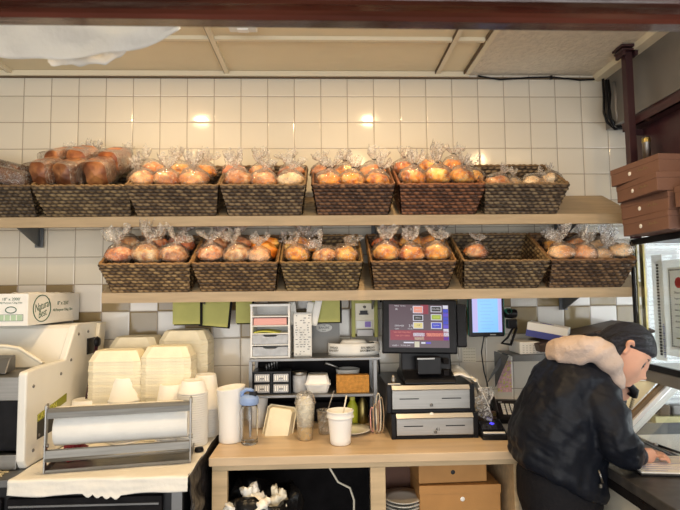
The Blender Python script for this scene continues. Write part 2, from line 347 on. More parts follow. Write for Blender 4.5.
# hair: cap from forehead over the crown to the nape + low bun
def hairf(u, v):
    a = 2*pi*u; e = pi*(v-.5); x, y, z = cos(e)*cos(a), cos(e)*sin(a), sin(e)
    X_, Y_, Z_ = headf(u, v); k = 1.115+.02*nz((x*6, y*14, z*4)); front = x > 0
    cut = .24+.30*max(0, x)-.30*max(0, -x)*1.0                     # hairline height
    lo = (z < cut-.10) and x > .12
    if x > -.15 and z < cut: k = 1.115-min(1, (cut-z)/.12)*.19
    elif x <= -.15 and z < -.55: k = 1.115-min(1, (-.55-z)/.15)*.19
    return (x*.097*k-.004+.006*(k > 1), y*.076*k, z*.118*k+.002)
hb = MB(); hb.grid(hairf, 81, 61, HM)
hb.add(*skin([((-.085, 0, -.01), .035), ((-.115, 0, -.03), .034), ((-.125, .0, -.055), .022)], [(0, 1), (1, 2)], 2), T=HM)
for sy_ in (-1, 1): hb.add(*skin([((.030, sy_*.062, .075), .014), ((-.005, sy_*.068, .068), .016), ((-.045, sy_*.068, .045), .018), ((-.06, sy_*.058, .0), .020), ((-.075, sy_*.04, -.03), .018)], [(0, 1), (1, 2), (2, 3), (3, 4)], 2), T=HM)
inv(remesh(hb, .004, 'hair', 'hair', smooth=2))
for sy_ in (-1, 1): b = MB(); b.add(*skin([((.083, sy_*.014, .030), .0022), ((.080, sy_*.030, .036), .0026), ((.068, sy_*.046, .030), .0015)], [(0, 1), (1, 2)], 1), T=HM); inv(b.build('eyebrow', MT['hair']))
for sy_ in (-1, 1): b = MB(); b.add(*skin([((.083, sy_*.016, .006), .0022), ((.080, sy_*.027, .003), .0032), ((.069, sy_*.040, .006), .0020)], [(0, 1), (1, 2)], 1), T=HM); inv(b.build('eyelashes', MT['ink']))
b = MB(); b.add(*skin([((.083, -.020, -.053), .0025), ((.0925, 0, -.050), .0052), ((.083, .020, -.053), .0025)], [(0, 1), (1, 2)], 2), T=HM); b.add(*skin([((.084, -.016, -.058), .0025), ((.0905, 0, -.059), .0055), ((.084, .016, -.058), .0025)], [(0, 1), (1, 2)], 2), T=HM); inv(b.build('lips', MT['lips']))
# jacket
def loft(mb, rings, n_=40, T=None):
    vs = []; fs = []
    for (cx, cy, cz), rx_, ry_, tx_ in rings:
        for k in range(n_):
            a = 2*pi*k/n_; x = rx_*abs(cos(a))**.85*(1 if cos(a) > 0 else -1); y = ry_*abs(sin(a))**.85*(1 if sin(a) > 0 else -1)
            vs.append((cx+x, cy+y, cz+tx_*x))
    m_ = len(rings)
    for i in range(m_-1):
        for k in range(n_): fs.append((i*n_+k, i*n_+(k+1) % n_, (i+1)*n_+(k+1) % n_, (i+1)*n_+k))
    fs += [tuple(range(n_-1, -1, -1)), tuple(range((m_-1)*n_, m_*n_))]
    return mb.add(vs, fs, T)
def wrinkle(mb, amp, sc, seed=0):
    mb.v = [tuple(V(p)+V((nz((p[0]*sc+seed, p[1]*sc, p[2]*sc*1.8)), nz((p[0]*sc+9, p[1]*sc+seed, p[2]*sc*1.8)), 0))*amp) for p in mb.v]; return mb
j = MB()
loft(j, [((.960, 2.12, .835), .150, .165, -.45), ((.955, 2.12, .845), .172, .185, -.45), ((.950, 2.12, .875), .176, .190, -.42), ((.948, 2.12, .90), .170, .185, -.38), ((.950, 2.12, .95), .178, .195, -.25), ((.960, 2.12, 1.03), .180, .200, -.1), ((.980, 2.12, 1.12), .172, .205, -.0), ((1.005, 2.12, 1.20), .158, .20, .0), ((1.035, 2.12, 1.27), .128, .175, -.1), ((1.065, 2.12, 1.32), .090, .125, -.2), ((1.09, 2.115, 1.345), .060, .080, -.2)])
jt = [((1.05, 2.06, 1.20), .09), ((1.065, 1.985, 1.225), .098), ((1.090, 1.915, 1.08), .082), ((1.105, 1.905, .995), .072), ((1.165, 1.945, .972), .054), ((1.222, 1.985, .970), .038)]
j.add(*skin(jt, [(i, i+1) for i in range(5)], 2, 0))
jt = [((1.05, 2.18, 1.20), .09), ((1.07, 2.255, 1.215), .095), ((1.15, 2.31, 1.07), .068), ((1.185, 2.29, 1.00), .060), ((1.215, 2.20, 1.08), .050), ((1.238, 2.125, 1.165), .036)]
j.add(*skin(jt, [(i, i+1) for i in range(5)], 2, 0))
J = remesh(wrinkle(j, .022, 9), .007, 'jacket', 'jacket', P, 3)
me = J.data; co = np.empty(len(me.vertices)*3); me.vertices.foreach_get('co', co); co = co.reshape(-1, 3)
for i, v in enumerate(me.vertices):
    c = v.co; k = .007*nz((c.x*26, c.y*26, c.z*15))+.004*abs(nz((c.x*14+c.z*30, c.y*20, c.z*32+c.x*20)))
    v.co = c+v.normal*k
me.update()
b = MB(); b.add(*skin([((1.185, 1.962, .972), .047), ((1.232, 1.993, .969), .042)], [(0, 1)], 2)); b.add(*skin([((1.228, 2.16, 1.13), .042), ((1.240, 2.118, 1.172), .040)], [(0, 1)], 2)); inv(b.build('cuff', MT['sleeve']))
b = MB(); b.tube([(1.035, 1.945, .93), (1.045, 1.940, .885)], .004); b.box((1.035, 1.938, .875), (.010, .006, .014)); inv(b.build('pocket_zip', MT['steel']))
# hood lying folded around the neck
hd = MB()
hp_ = [((.940, 2.10, 1.345), .034), ((.975, 2.05, 1.362), .052), ((1.03, 2.01, 1.380), .062), ((1.085, 1.985, 1.372), .062), ((1.125, 1.98, 1.32), .048), ((1.150, 1.990, 1.255), .030), ((1.165, 2.00, 1.215), .020),
       ((.98, 2.16, 1.35), .045), ((1.03, 2.22, 1.36), .050), ((1.09, 2.24, 1.34), .045), ((1.14, 2.22, 1.29), .035), ((1.175, 2.16, 1.235), .022), ((1.01, 2.10, 1.345), .080), ((1.07, 2.10, 1.350), .090), ((1.115, 2.08, 1.29), .062)]
hd.add(*skin(hp_, [(0, 1), (1, 2), (2, 3), (3, 4), (4, 5), (5, 6), (0, 7), (7, 8), (8, 9), (9, 10), (10, 11), (1, 12), (12, 13), (13, 14)], 2))
HD = remesh(wrinkle(hd, .012, 14, 3), .006, 'hood', 'hood', P, 2)
for v in HD.data.vertices:
    c = v.co; v.co = c+v.normal*(.003*sin((c.z-c.x*.45)*95+3*nz((c.x*9, c.y*9, c.z*9)))+.005*nz((c.x*16, c.y*16, c.z*16)))
HD.data.update()
# trousers + shoes
tr_ = MB(); loft(tr_, [((.955, 2.12, .92), .13, .15, 0), ((.955, 2.12, .86), .155, .165, 0), ((.955, 2.12, .76), .155, .170, 0), ((.96, 2.12, .68), .135, .165, 0), ((.96, 2.12, .64), .09, .13, 0)])
for y_ in (2.04, 2.20): loft(tr_, [((.965, y_, .74), .10, .085, 0), ((.965, y_, .60), .095, .082, 0), ((.955, y_, .42), .072, .07, 0), ((.94 if y_ < 2.1 else .91, y_, .09), .062, .06, 0)])
remesh(tr_, .009, 'denim', 'trousers', P, 2)
sh_ = MB(); [sh_.add(*skin([((x, y, .05), .046), ((x+.08, y, .040), .040), ((x+.14, y, .034), .034)], [(0, 1), (1, 2)], 2)) for x, y in ((.94, 2.05), (.89, 2.21))]; inv(sh_.build('shoes', MT['black']))
# handset with coiled cord
t = thing('telephone_handset', 'black telephone handset held under the chin with a coiled cord', 'telephone', (1.255, 2.085, 1.20))
b = MB(); b.tube([(-.075, .02, .075), (-.05, .005, .050), (-.01, -.01, .022), (.012, -.01, -.005), (.008, 0, -.025)], [.020, .016, .013, .017, .020], 12); b.build('handset', MT['black'], t, bevel=.0)
b = MB(); pts = []
for k in range(240):
    f_ = k/239; c = V((.02-.03*f_, .01+.05*f_, -.03-.20*f_)); a = k*.62; pts.append(c+V((.006*cos(a), .006*sin(a), 0)))
b.tube(pts, .0018, 5); b.build('coiled_cord', MT['black'], t)
# ================================================================ ROOM
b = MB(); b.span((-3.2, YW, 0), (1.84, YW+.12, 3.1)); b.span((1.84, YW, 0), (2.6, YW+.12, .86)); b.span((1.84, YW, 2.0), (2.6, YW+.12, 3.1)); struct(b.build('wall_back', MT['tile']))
w = struct(thing('window_2', '', '', (2.17, YW, .86))); del w['category'], w['label']
b = MB(); b.span((-.33, .02, 0), (-.29, .10, 1.14)); b.span((-.29, .02, 1.10), (.33, .10, 1.14)); b.build('window_frame', MT['white'], w)
b = MB(); b.span((-.33, -.05, 0), (.33, .02, .035)); b.build('window_sill', mat('pale_yellow_sill', (.82, .76, .42), .5), w)
b = MB(); b.span((-.29, .07, .035), (.33, .076, 1.10)); b.build('glass', MT['glass'], w)
b = MB(); [b.box((.0, .045, .06+k*.0255), (.60, .020, .0015), TR((0, 0, 0), (0, 0, 0))) for k in range(41)]; b.build('blind', MT['blind'], w)
b = MB(); b.span((-3.3, -2.5, 0), (-3.2, YW+.12, 3.1)); struct(b.build('wall_left', MT['plaster']))
b = MB(); b.span((-3.3, -2.5, -.1), (4.6, YW+.6, 0)); struct(b.build('floor', MT['floor']))
b = MB(); b.span((-3.3, -2.5, ZC+.02), (2.6, YW+.12, ZC+.1)); struct(b.build('ceiling', MT['ceil']))
b = MB(); b.span((.86, -1.2, ZC+.004), (1.66, YW, ZC+.021)); b.span((1.66, -1.2, ZC+.004), (2.6, YW, ZC+.021)); struct(b.build('ceiling_stucco', MT['stucco']))
# wall right with window to the street
b = MB(); X = 2.5
b.span((X, -2.5, 0), (X+.1, YW+.12, .70)); b.span((X, -2.5, 2.1), (X+.1, YW+.12, 3.1)); b.span((X, 2.8, .70), (X+.1, YW+.12, 2.1)); b.span((X, -2.5, .70), (X+.1, .6, 2.1))
struct(b.build('wall_right', MT['plaster']))
w = struct(thing('window_1', 'street window', 'window', (X, 1.7, .7))); del w['category'], w['label']
b = MB(); 
for y0, y1, z0, z1 in ((-1.1, -1.05, 0, 1.4), (1.05, 1.1, 0, 1.4), (-1.05, 1.05, 0, .05), (-1.05, 1.05, 1.35, 1.4)): b.span((-.01, y0, z0), (.08, y1, z1))
b.build('window_frame', MT['white'], w)
b = MB(); b.span((.05, -1.05, .05), (.056, 1.05, 1.35)); b.build('glass', MT['glass'], w)
b = MB()
for k in range(52): b.box((.02, 0, .07+k*.0245), (.018, 2.08, .0015), TR((0, 0, 0)))
b.build('blind', MT['blind'], w)
# ceiling grid
n = 0
def trim(p, q, m, name='trim'):
    global n
    n += 1; b = MB(); b.span(p, q); return struct(b.build('trim_%d' % n, m))
for x in (-1.745, -.535, .675): trim((x-.012, -1.5, ZC-.0), (x+.012, YW-.02, ZC+.02), MT['tbar'])
for x in (-1.757, -.547, .663, .83): trim((x-.003, -1.5, ZC+.001), (x+.003, YW-.02, ZC+.0199), MT['gap'])
trim((.835, -1.5, ZC-.002), (.862, YW-.02, ZC+.02), MT['tbar'])
for y in (2.47, 1.86, 1.25):
    trim((-3.2, y-.012, ZC+.002), (.835, y+.012, ZC+.02), MT['tbar']); trim((-3.2, y+.012, ZC+.004), (.835, y+.017, ZC+.0195), MT['gap'])
trim((-3.2, YW-.022, ZC-.012), (.86, YW, ZC+.018), MT['tbar']); trim((-3.2, YW-.012, ZC-.02), (1.6, YW, ZC-.012), MT['gap'])
# cove strip along the right soffit, the steel soffit, board behind the rails
trim((1.60, -.5, ZC-.03), (1.66, YW, ZC+.02), MT['tbar'])
s = MB(); s.span((1.66, -.5, 2.53), (2.45, YW-.004, ZC+.003)); struct(s.build('trim_99_soffit', MT['greysheet'], bevel=.004))
s = MB(); s.span((1.665, -.3, 1.95), (1.685, 2.60, 2.53)); struct(s.build('wall_partition', MT['maroon']))

# lamps
def spot_lamp(x, y, label):
    t = thing('recessed_lamp', label, 'ceiling lamp', (x, y, ZC+.0), group='round recessed ceiling lamps')
    b = MB(); b.lathe([(.045, .012), (.045, -.002), (.06, -.006), (.066, 0), (.066, .015)], 32); b.build('ring', MT['white'], t)
    b = MB(); b.lathe([(.001, .003), (.044, .003)], 32); b.build('lens', MT['lamp'], t)
    l = bpy.data.lights.new('lamp_light', 'AREA'); l.shape = 'DISK'; l.size = .085; l.energy = 1.0; l.color = (1, .69, .36)
    o = bpy.data.objects.new('lamp_light', l); COL.objects.link(o); o.location = (x, y, ZC-.008); return l
LAMPS = [spot_lamp(x, y, l) for x, y, l in ((-.865, 2.12, 'round recessed ceiling lamp over the left baskets'), (.343, 2.12, 'round recessed ceiling lamp over the middle baskets'), (1.5, 1.0, 'round recessed ceiling lamp towards the display case'), (-.865, .9, 'round recessed ceiling lamp behind the header on the left'), (.343, .9, 'round recessed ceiling lamp behind the header in the middle'))]
# little white ceiling fitting that peeks out under the header
p = G(243, 29, ZC-.02)
t = thing('ceiling_fitting', 'small white fitting on the ceiling just under the dark red header', 'ceiling fitting', (p.x, p.y, ZC))
b = MB(); b.box((0, 0, -.012), (.13, .05, .024)); b.build('housing', MT['white'], t, bevel=.004)
b = MB(); b.box((.0, 0, -.027), (.05, .03, .008)); b.build('cover', MT['foam'], t, bevel=.002)

# header beam close to the camera: stepped, varnished
zb = W(340, 25, .60).z
prof = [(.586, zb+.004), (.590, zb), (.612, zb+.002), (.612, zb+.12), (.52, zb+.12), (.522, zb+.024), (.545, zb+.0215), (.552, zb+.019), (.552, zb+.0175), (.566, zb+.0165), (.560, zb+.0135), (.562, zb+.010), (.568, zb+.0075), (.580, zb+.0065)]
b = MB(); b.prism(prof, -1.6, 1.9, 'x'); o = b.build('trim_header', MT['red'], rot=(0, .004, 0), bevel=.0006); struct(o)
# crumpled plastic sheet caught behind the header
def sheet(name, x0, x1, zt, y, fn, label, material, seed):
    b = MB()
    def f(u, v):
        x = x0+(x1-x0)*u; d = fn(u)*v
        return (x, y+.022*nz((u*4+seed, v*2, 1))+.03*v, zt-d+.004*nz((u*9, v*5, seed)))
    b.grid(f, 60, 18); o = b.build(name, material, thick=.0008); return tag(o, label, 'plastic sheet')
a0 = W(-40, 12, .9); a1 = W(176, 16, .9); 
sheet('plastic_sheet', a0.x, a1.x, a0.z+.01, .9, lambda u: .022+.062*max(0, 1-((u-.38)/.62)**2)**.8, 'milky plastic sheet sagging below the dark red header at the left', MT['tissue'], 3)
a0 = W(40, 30, .95); a1 = W(122, 30, .95)
sheet('plastic_sheet_corner', a0.x, a1.x, a0.z, .95, lambda u: .054-.02*max(0, u-.72)/.28*1.6+.0*u if u > .03 else .05, 'folded pale corner hanging under the milky sheet', MT['paper'], 8)

# ================================================================ BREAD SHELVES
def shelf(zf, x0, x1, label, brs):
    """zf = height of the top front edge; board slopes up 26 degrees to the wall"""
    tl = radians(26)
    t = thing('bread_shelf', label, 'shelf', (0, 2.565, zf))
    b = MB(); b.prism([(0, 0), (0, -.05), (.02, -.05), (.02, -.02), (.309, -.02+.289*math.tan(tl)), (.309, .309*math.tan(tl))], x0, x1, 'x'); b.build('board', MT['shelfw'], t)
    for x in brs:
        b = MB(); b.prism([(.035, -.02), (.308, .10), (.308, -.12), (.285, -.12)], x-.004, x+.004, 'x'); b.box((x, .297, -.03), (.045, .006, .19)); b.tube([(x, .29, -.1), (x, .2935, -.1)], .008); b.build('bracket', MT['greybr'], t)
    return t
shelf(1.996, -2.3, 1.62, 'upper sloped wooden bread shelf running across the tiled wall', (-1.56, .3, 1.35))
shelf(1.617, -1.09, 1.66, 'lower sloped wooden bread shelf above the counter', (-.62, .27, 1.36))

# wicker basket ------------------------------------------------
def wicker_mat():
    M = bpy.data.materials.new('woven_wicker'); M.use_nodes = True; nt = M.node_tree; N = nt.nodes; L = nt.links; b = N['Principled BSDF']
    at = N.new('ShaderNodeAttribute'); at.attribute_name = 'cell'; tc = N.new('ShaderNodeTexCoord')
    no = N.new('ShaderNodeTexNoise'); no.inputs['Scale'].default_value = 60; mp = N.new('ShaderNodeMapping'); mp.inputs['Scale'].default_value = (.45, .45, 1.6); L.new(tc.outputs['Object'], mp.inputs[0]); L.new(mp.outputs[0], no.inputs['Vector'])
    ad = N.new('ShaderNodeMath'); ad.operation = 'MULTIPLY_ADD'; ad.inputs[1].default_value = .80; L.new(no.outputs['Fac'], ad.inputs[0]); L.new(at.outputs['Fac'], ad.inputs[2])
    cr = N.new('ShaderNodeValToRGB'); e = cr.color_ramp.elements; e[0].position = .35; e[0].color = (.085, .055, .032, 1); e[1].position = 1.0; e[1].color = (.56, .44, .26, 1)
    k = cr.color_ramp.elements.new(.66); k.color = (.25, .175, .10, 1)
    L.new(ad.outputs[0], cr.inputs[0]); oi = N.new('ShaderNodeObjectInfo'); mx = N.new('ShaderNodeMix'); mx.data_type = 'RGBA'; mx.blend_type = 'MULTIPLY'; mx.inputs['Factor'].default_value = 1
    L.new(cr.outputs[0], mx.inputs['A']); L.new(oi.outputs['Color'], mx.inputs['B']); L.new(mx.outputs['Result'], b.inputs['Base Color'])
    b.inputs['Roughness'].default_value = .5
    bp = N.new('ShaderNodeBump'); bp.inputs['Strength'].default_value = .6; bp.inputs['Distance'].default_value = .003; n3 = N.new('ShaderNodeTexNoise'); n3.inputs['Scale'].default_value = 260
    L.new(mp.outputs[0], n3.inputs['Vector']); L.new(n3.outputs['Fac'], bp.inputs['Height']); L.new(bp.outputs[0], b.inputs['Normal']); return M
WK = wicker_mat()
def basket_mesh(wt, seed):
    """local: origin = middle of the bottom front edge, x right, y back, z up"""
    wb, dt, hh = wt-.05, .30, .168
    rnd = random.Random(seed)
    B = [(-wb/2, 0), (wb/2, 0), (wb/2, .255), (-wb/2, .255)]; Tq = [(-wt/2, -.028), (wt/2, -.028), (wt/2, .292), (-wt/2, .292)]
    vs = []; fs = []; cells = []
    rows = 9; CU, CV = 6, 5
    def wall(b0, b1, t0, t1, sgn):
        ln = math.hypot(t1[0]-t0[0], t1[1]-t0[1]); nc = max(6, int(ln/.034)); nu, nv = nc*CU+1, rows*CV+1
        nx, ny = (b1[1]-b0[1]), -(b1[0]-b0[0]); l = math.hypot(nx, ny); nx /= l; ny /= l
        o = len(vs); cr = [[.34+.36*rnd.random()**1.3 for _ in range(nc+2)] for _ in range(rows)]
        for j in range(nv):
            v = j/(nv-1); r = min(rows-1, j//CV); fv = (j-r*CV)/CV
            for i in range(nu):
                u = i/(nu-1); off = .5*(r % 2)+.22*fv
                cu = i/CU+off; k = int(cu); fu = cu-k
                h = .0080*(sin(pi*min(1, max(0, fu)))**.6)*(sin(pi*fv)**.55)*(.7+.5*cr[r][min(k, nc+1)])-.001
                x = (b0[0]*(1-u)+b1[0]*u)*(1-v)+(t0[0]*(1-u)+t1[0]*u)*v; y = (b0[1]*(1-u)+b1[1]*u)*(1-v)+(t0[1]*(1-u)+t1[1]*u)*v
                e = .0055*sgn+h*sgn
                bow = .006*sin(pi*v)*nz((x*4+seed, y*4, 0))
                vs.append((x+nx*(e+bow), y+ny*(e+bow), hh*v+.002*nz((x*9, y*9, seed)))); cells.append(cr[r][min(k, nc+1)]*1.15+.75*min(1, h/.0075)-.70)  # random strand tone, plus shade of the weave gaps put into the colour
        for j in range(nv-1):
            for i in range(nu-1):
                q = (o+j*nu+i, o+j*nu+i+1, o+(j+1)*nu+i+1, o+(j+1)*nu+i); fs.append(q if sgn > 0 else q[::-1])
    for k in range(4):
        k2 = (k+1) % 4
        wall(B[k], B[k2], Tq[k], Tq[k2], 1); wall(B[k], B[k2], Tq[k], Tq[k2], -1)
    # bottom slab
    o = len(vs)
    for z in (.0, .012):
        for x, y in B: vs.append((x, y, z)); cells.append(.1)
    fs += [(o+3, o+2, o+1, o), (o+4, o+5, o+6, o+7)]+[(o+i, o+(i+1) % 4, o+4+(i+1) % 4, o+4+i) for i in range(4)]
    me = bpy.data.meshes.new('wicker_basket'); me.from_pydata(vs, [], fs); me.materials.append(WK)
    at = me.attributes.new('cell', 'FLOAT', 'POINT'); at.data.foreach_set('value', cells)
    me.polygons.foreach_set('use_smooth', [True]*len(me.polygons)); me.update()
    # plaited rim
    rv = []; per = []
    for k in range(4):
        a, c = Tq[k], Tq[(k+1) % 4]; ln = math.hypot(c[0]-a[0], c[1]-a[1]); q = int(ln/.006)
        for i in range(q): 
            u = i/q; rr = .012
            per.append((a[0]+(c[0]-a[0])*u, a[1]+(c[1]-a[1])*u))
    # soften corners
    P = [Vector((x, y, hh)) for x, y in per]
    for _ in range(3): P = [(P[i-1]+P[i]*2+P[(i+1) % len(P)])/4 for i in range(len(P))]
    mb = MB()
    for ph in (0, pi):
        pts = [p+Vector((0, 0, .0035*sin(i*.62+ph))) + Vector((cos(i*.1)*0, 0, 0)) for i, p in enumerate(P)]
        mb.tube(pts, [.0052+.0012*sin(i*.62*2+ph) for i in range(len(P))], 7, closed=True)
    rm = bpy.data.meshes.new('rim'); rm.from_pydata(mb.v, [], mb.f); rm.materials.append(WK)
    at = rm.attributes.new('cell', 'FLOAT', 'POINT'); at.data.foreach_set('value', [.55+.5*abs(sin(i*.11)) for i in range(len(mb.v))])
    rm.polygons.foreach_set('use_smooth', [True]*len(rm.polygons)); rm.update()
    return me, rm
BM = [basket_mesh(.455, 1), basket_mesh(.415, 2), basket_mesh(.47, 5)]
TILT = radians(30)
ORD = ['first', 'second', 'third', 'fourth', 'fifth', 'sixth', 'seventh']
baskets = {}
def basket(row, k, pxl, pxr, bi, colr, what, tw=0):
    """pxl/pxr = pixel columns of the front rim in the calibrated camera, at its real depth"""
    zf = 1.996 if row == 'upper' else 1.617
    Yt = 2.485; x0 = W(pxl, 190 if row == 'upper' else 262, Yt).x; x1 = W(pxr, 190 if row == 'upper' else 262, Yt).x
    me, rm = BM[bi]; base = (.455, .415, .47)[bi]
    o = bpy.data.objects.new('wicker_basket', me); COL.objects.link(o); o.location = ((x0+x1)/2, 2.572, zf+.0035); o.rotation_euler = (TILT, 0, tw); o.scale = ((x1-x0)/base, 1, 1)
    colr = [c*.52 for c in colr]; o.color = (*colr, 1)
    r = bpy.data.objects.new('rim', rm); COL.objects.link(r); r.parent = o; r.color = (colr[0]*.80, colr[1]*.68, colr[2]*.58, 1)
    tag(o, 'wicker basket, %s from left on the %s shelf, with %s' % (ORD[k], row, what), 'basket', 'wicker baskets on the bread shelves')
    baskets[row, k] = o; return o
DK = (.78, .70, .62); RD = (.95, .50, .36); GD = (1.25, 1.15, .85); GY = (.85, .80, .76)
basket('upper', 0, -54, 33, 0, (.62, .58, .55), 'long dark loaves')
basket('upper', 1, 34, 130, 0, (.9, .84, .72), 'tall brown loaves', .02)
basket('upper', 2, 127, 218, 1, (.85, .76, .66), 'bagged rolls', .03)
basket('upper', 3, 221, 305, 1, (.88, .80, .72), 'six small bagged rolls')
basket('upper', 4, 313, 394, 1, (.72, .45, .36), 'rolls tied with black ties')
basket('upper', 5, 399, 484, 1, RD, 'heaped yellow braided buns')
basket('upper', 6, 484, 567, 1, GY, 'only a few low rolls')
basket('lower', 0, 101, 191, 1, (1.25, 1.05, .78), 'seeded rolls in tall bags')
basket('lower', 1, 193, 278, 1, (.95, .74, .50), 'bagged rolls and a glossy bun')
basket('lower', 2, 281, 362, 1, (.98, .86, .58), 'four groups of golden buns')
basket('lower', 3, 371, 455, 1, (.95, .72, .50), 'six yellow buns in bags')
basket('lower', 4, 463, 548, 1, (.88, .78, .62), 'a single bagged roll')
basket('lower', 5, 550, 634, 1, (.80, .60, .46), 'pale floury rolls')

# breads --------------------------------------------------------
def crust(name, c1, c2, c3, sc=14, bump=.5):
    M = bpy.data.materials.new(name); M.use_nodes = True; nt = M.node_tree; N = nt.nodes; L = nt.links; b = N['Principled BSDF']
    tc = N.new('ShaderNodeTexCoord'); no = N.new('ShaderNodeTexNoise'); no.inputs['Scale'].default_value = sc; no.inputs['Detail'].default_value = 5; oi = N.new('ShaderNodeObjectInfo')
    av = N.new('ShaderNodeVectorMath'); av.operation = 'ADD'; L.new(tc.outputs['Object'], av.inputs[0]); cx = N.new('ShaderNodeCombineXYZ'); mu = N.new('ShaderNodeMath'); mu.operation = 'MULTIPLY'; mu.inputs[1].default_value = 9; L.new(oi.outputs['Random'], mu.inputs[0]); L.new(mu.outputs[0], cx.inputs[0]); L.new(cx.outputs[0], av.inputs[1]); L.new(av.outputs[0], no.inputs['Vector'])
    cr = N.new('ShaderNodeValToRGB'); e = cr.color_ramp.elements; e[0].position = .33; e[0].color = (*c1, 1); e[1].position = .68; e[1].color = (*c3, 1); cr.color_ramp.elements.new(.5).color = (*c2, 1)
    L.new(no.outputs['Fac'], cr.inputs[0]); mx = N.new('ShaderNodeMix'); mx.data_type = 'RGBA'; mx.blend_type = 'MULTIPLY'; mx.inputs['Factor'].default_value = 1
    L.new(cr.outputs[0], mx.inputs['A']); L.new(oi.outputs['Color'], mx.inputs['B']); L.new(mx.outputs['Result'], b.inputs['Base Color']); b.inputs['Roughness'].default_value = .38
    n3 = N.new('ShaderNodeTexNoise'); n3.inputs['Scale'].default_value = 70; L.new(tc.outputs['Object'], n3.inputs['Vector']); bp = N.new('ShaderNodeBump'); bp.inputs['Strength'].default_value = bump; bp.inputs['Distance'].default_value = .004
    L.new(n3.outputs['Fac'], bp.inputs['Height']); L.new(bp.outputs[0], b.inputs['Normal']); return M
CR = dict(roll=crust('roll_crust', (.34, .09, .02), (.64, .25, .07), (.88, .58, .30)), seed=crust('seeded_crust', (.34, .11, .04), (.62, .32, .12), (.85, .68, .42), 34), bun=crust('egg_bun_crust', (.34, .07, .01), (.80, .34, .03), (.98, .70, .22), 18),
          pale=crust('floury_crust', (.55, .27, .10), (.74, .48, .25), (.88, .72, .50), 12), dark=crust('dark_loaf_crust', (.05, .016, .007), (.12, .04, .016), (.30, .13, .05), 13), loaf=crust('brown_loaf_crust', (.09, .028, .010), (.20, .075, .028), (.48, .24, .09), 11))
def round_bread(seed, kind):
    b = MB(); n1, n2 = 28, 18; rnd = random.Random(seed); ph = rnd.random()*6
    def f(u, v):
        a = 2*pi*u; e = pi*(v-.5); x, y, z = cos(e)*cos(a), cos(e)*sin(a), sin(e); r = 1+.26*nz((x*1.5+seed, y*1.5, z*1.5))+.07*nz((x*5, y*5+seed, z*5))
        if kind == 'braid': r *= 1+.17*abs(sin(1.5*a+z*2.2+ph))*cos(e)-.08
        if kind == 'roll': r *= 1-.16*math.exp(-((x*.8+y*.6+.1*sin(3*z))**2)/.012)*(z > 0)
        return (x*r*.066, y*r*.058, z*r*(.046 if z > 0 else .038))
    b.grid(f, n1+1, n2+1); return b
def loaf_bread(seed, L_=.20, w=.10, h=.11):
    b = MB()
    def f(u, v):
        a = 2*pi*u; t = v*2-1; s = (1-abs(t)**6)**.35 if abs(t) < 1 else 0
        x = cos(a); z = sin(a); sx = abs(x)**.55*(1 if x > 0 else -1); sz = abs(z)**.6*(1 if z > 0 else -1)
        top = 1.12 if z > .2 else 1
        r = 1+.05*nz((x*1.5+seed, z*1.5, t*2))
        return (sx*w/2*s*r*(1.1 if z > .1 else .96), t*L_/2*r, sz*h/2*s*r*top)
    b.grid(f, 33, 21); return b
def bag_round(seed, R_=.073, tilt=.0):
    rnd = random.Random(seed*7+1); ph = rnd.random()*6
    prof = [(.0, -.046), (.03, -.045), (.055, -.036), (.070, -.012), (.071, .012), (.062, .034), (.045, .050), (.028, .060), (.014, .068), (.008, .076)]
    def fn(r, z, a, i):
        k = r*(1.03+.05*sin(5*a+ph+z*40)+.22*nz((cos(a)*2.4, sin(a)*2.4, z*40+seed))+.10*nz((cos(a)*7, sin(a)*7, z*90+seed))); return k*(R_/.073), z
    b = MB(); b.lathe(prof, 30, fn=fn); return b
def tuft_mesh(seed, L_=.07):
    """gathered neck opening into a crinkled fan, origin at the tie"""
    rnd = random.Random(seed*13+5); ph = rnd.random()*6; q = rnd.choice((5, 6, 7))
    prof = [(.009, -.012), (.010, .0), (.021, .012), (.032, .024), (.040, .036), (.046, L_*.75)]
    def fn(r, z, a, i):
        k = r*(1+.42*sin(q*a+ph)*min(1, i/2)+.25*sin(2*a+ph*2)); zz = z+i*.0035*sin(3*a+ph)+i*.0022*sin(11*a+ph*3); return max(.004, k), zz
    b = MB(); b.lathe(prof, 42, fn=fn, sy=.62); return b
BR = {}
for kk, kind, mt in (('roll', 'roll', 'roll'), ('seed', 'plain', 'seed'), ('bun', 'braid', 'bun'), ('pale', 'plain', 'pale')):
    BR[kk] = [round_bread(i*3+len(kk), kind).build('bread', CR[mt]).data for i in range(3)]
BR['loaf'] = [loaf_bread(i, .19, .115, .125).build('bread', CR['loaf']).data for i in range(2)]
BR['long'] = [loaf_bread(9+i, .30, .10, .085).build('bread', CR['dark']).data for i in range(2)]
BAGS = [bag_round(i).build('bag', MT['film']).data for i in range(3)]
TUFTS = [tuft_mesh(i, .066+.01*i).build('tuft', MT['tuft']).data for i in range(4)]
b = MB(); b.grid(lambda u, v: ((lambda a, t: (abs(cos(a))**.5*(1 if cos(a) > 0 else -1)*.066*(1-.75*max(0, t-.6)/.4)*(1+.03*sin(9*a+t*8)), t*.125, abs(sin(a))**.5*(1 if sin(a) > 0 else -1)*.070*(1-.75*max(0, t-.6)/.4)+.010*max(0, t-.6)))(2*pi*u, v*2-1)), 49, 15)
LBAG = b.build('bag', MT['film']).data
b = MB(); b.tube([(0.009*cos(a*pi/6), .009*sin(a*pi/6), 0) for a in range(12)], .0022, 6, closed=True); b.tube([(.008, 0, 0), (.022, .0, .008)], .0018, 6); b.tube([(.008, 0, 0), (.02, .006, -.009)], .0018, 6); TIE = b.build('twist_tie', MT['black']).data
for o in list(COL.objects):
    if o.name.split('.')[0] in ('bread', 'bag', 'tuft', 'twist_tie') and o.parent is None: bpy.data.objects.remove(o)
nb = 0
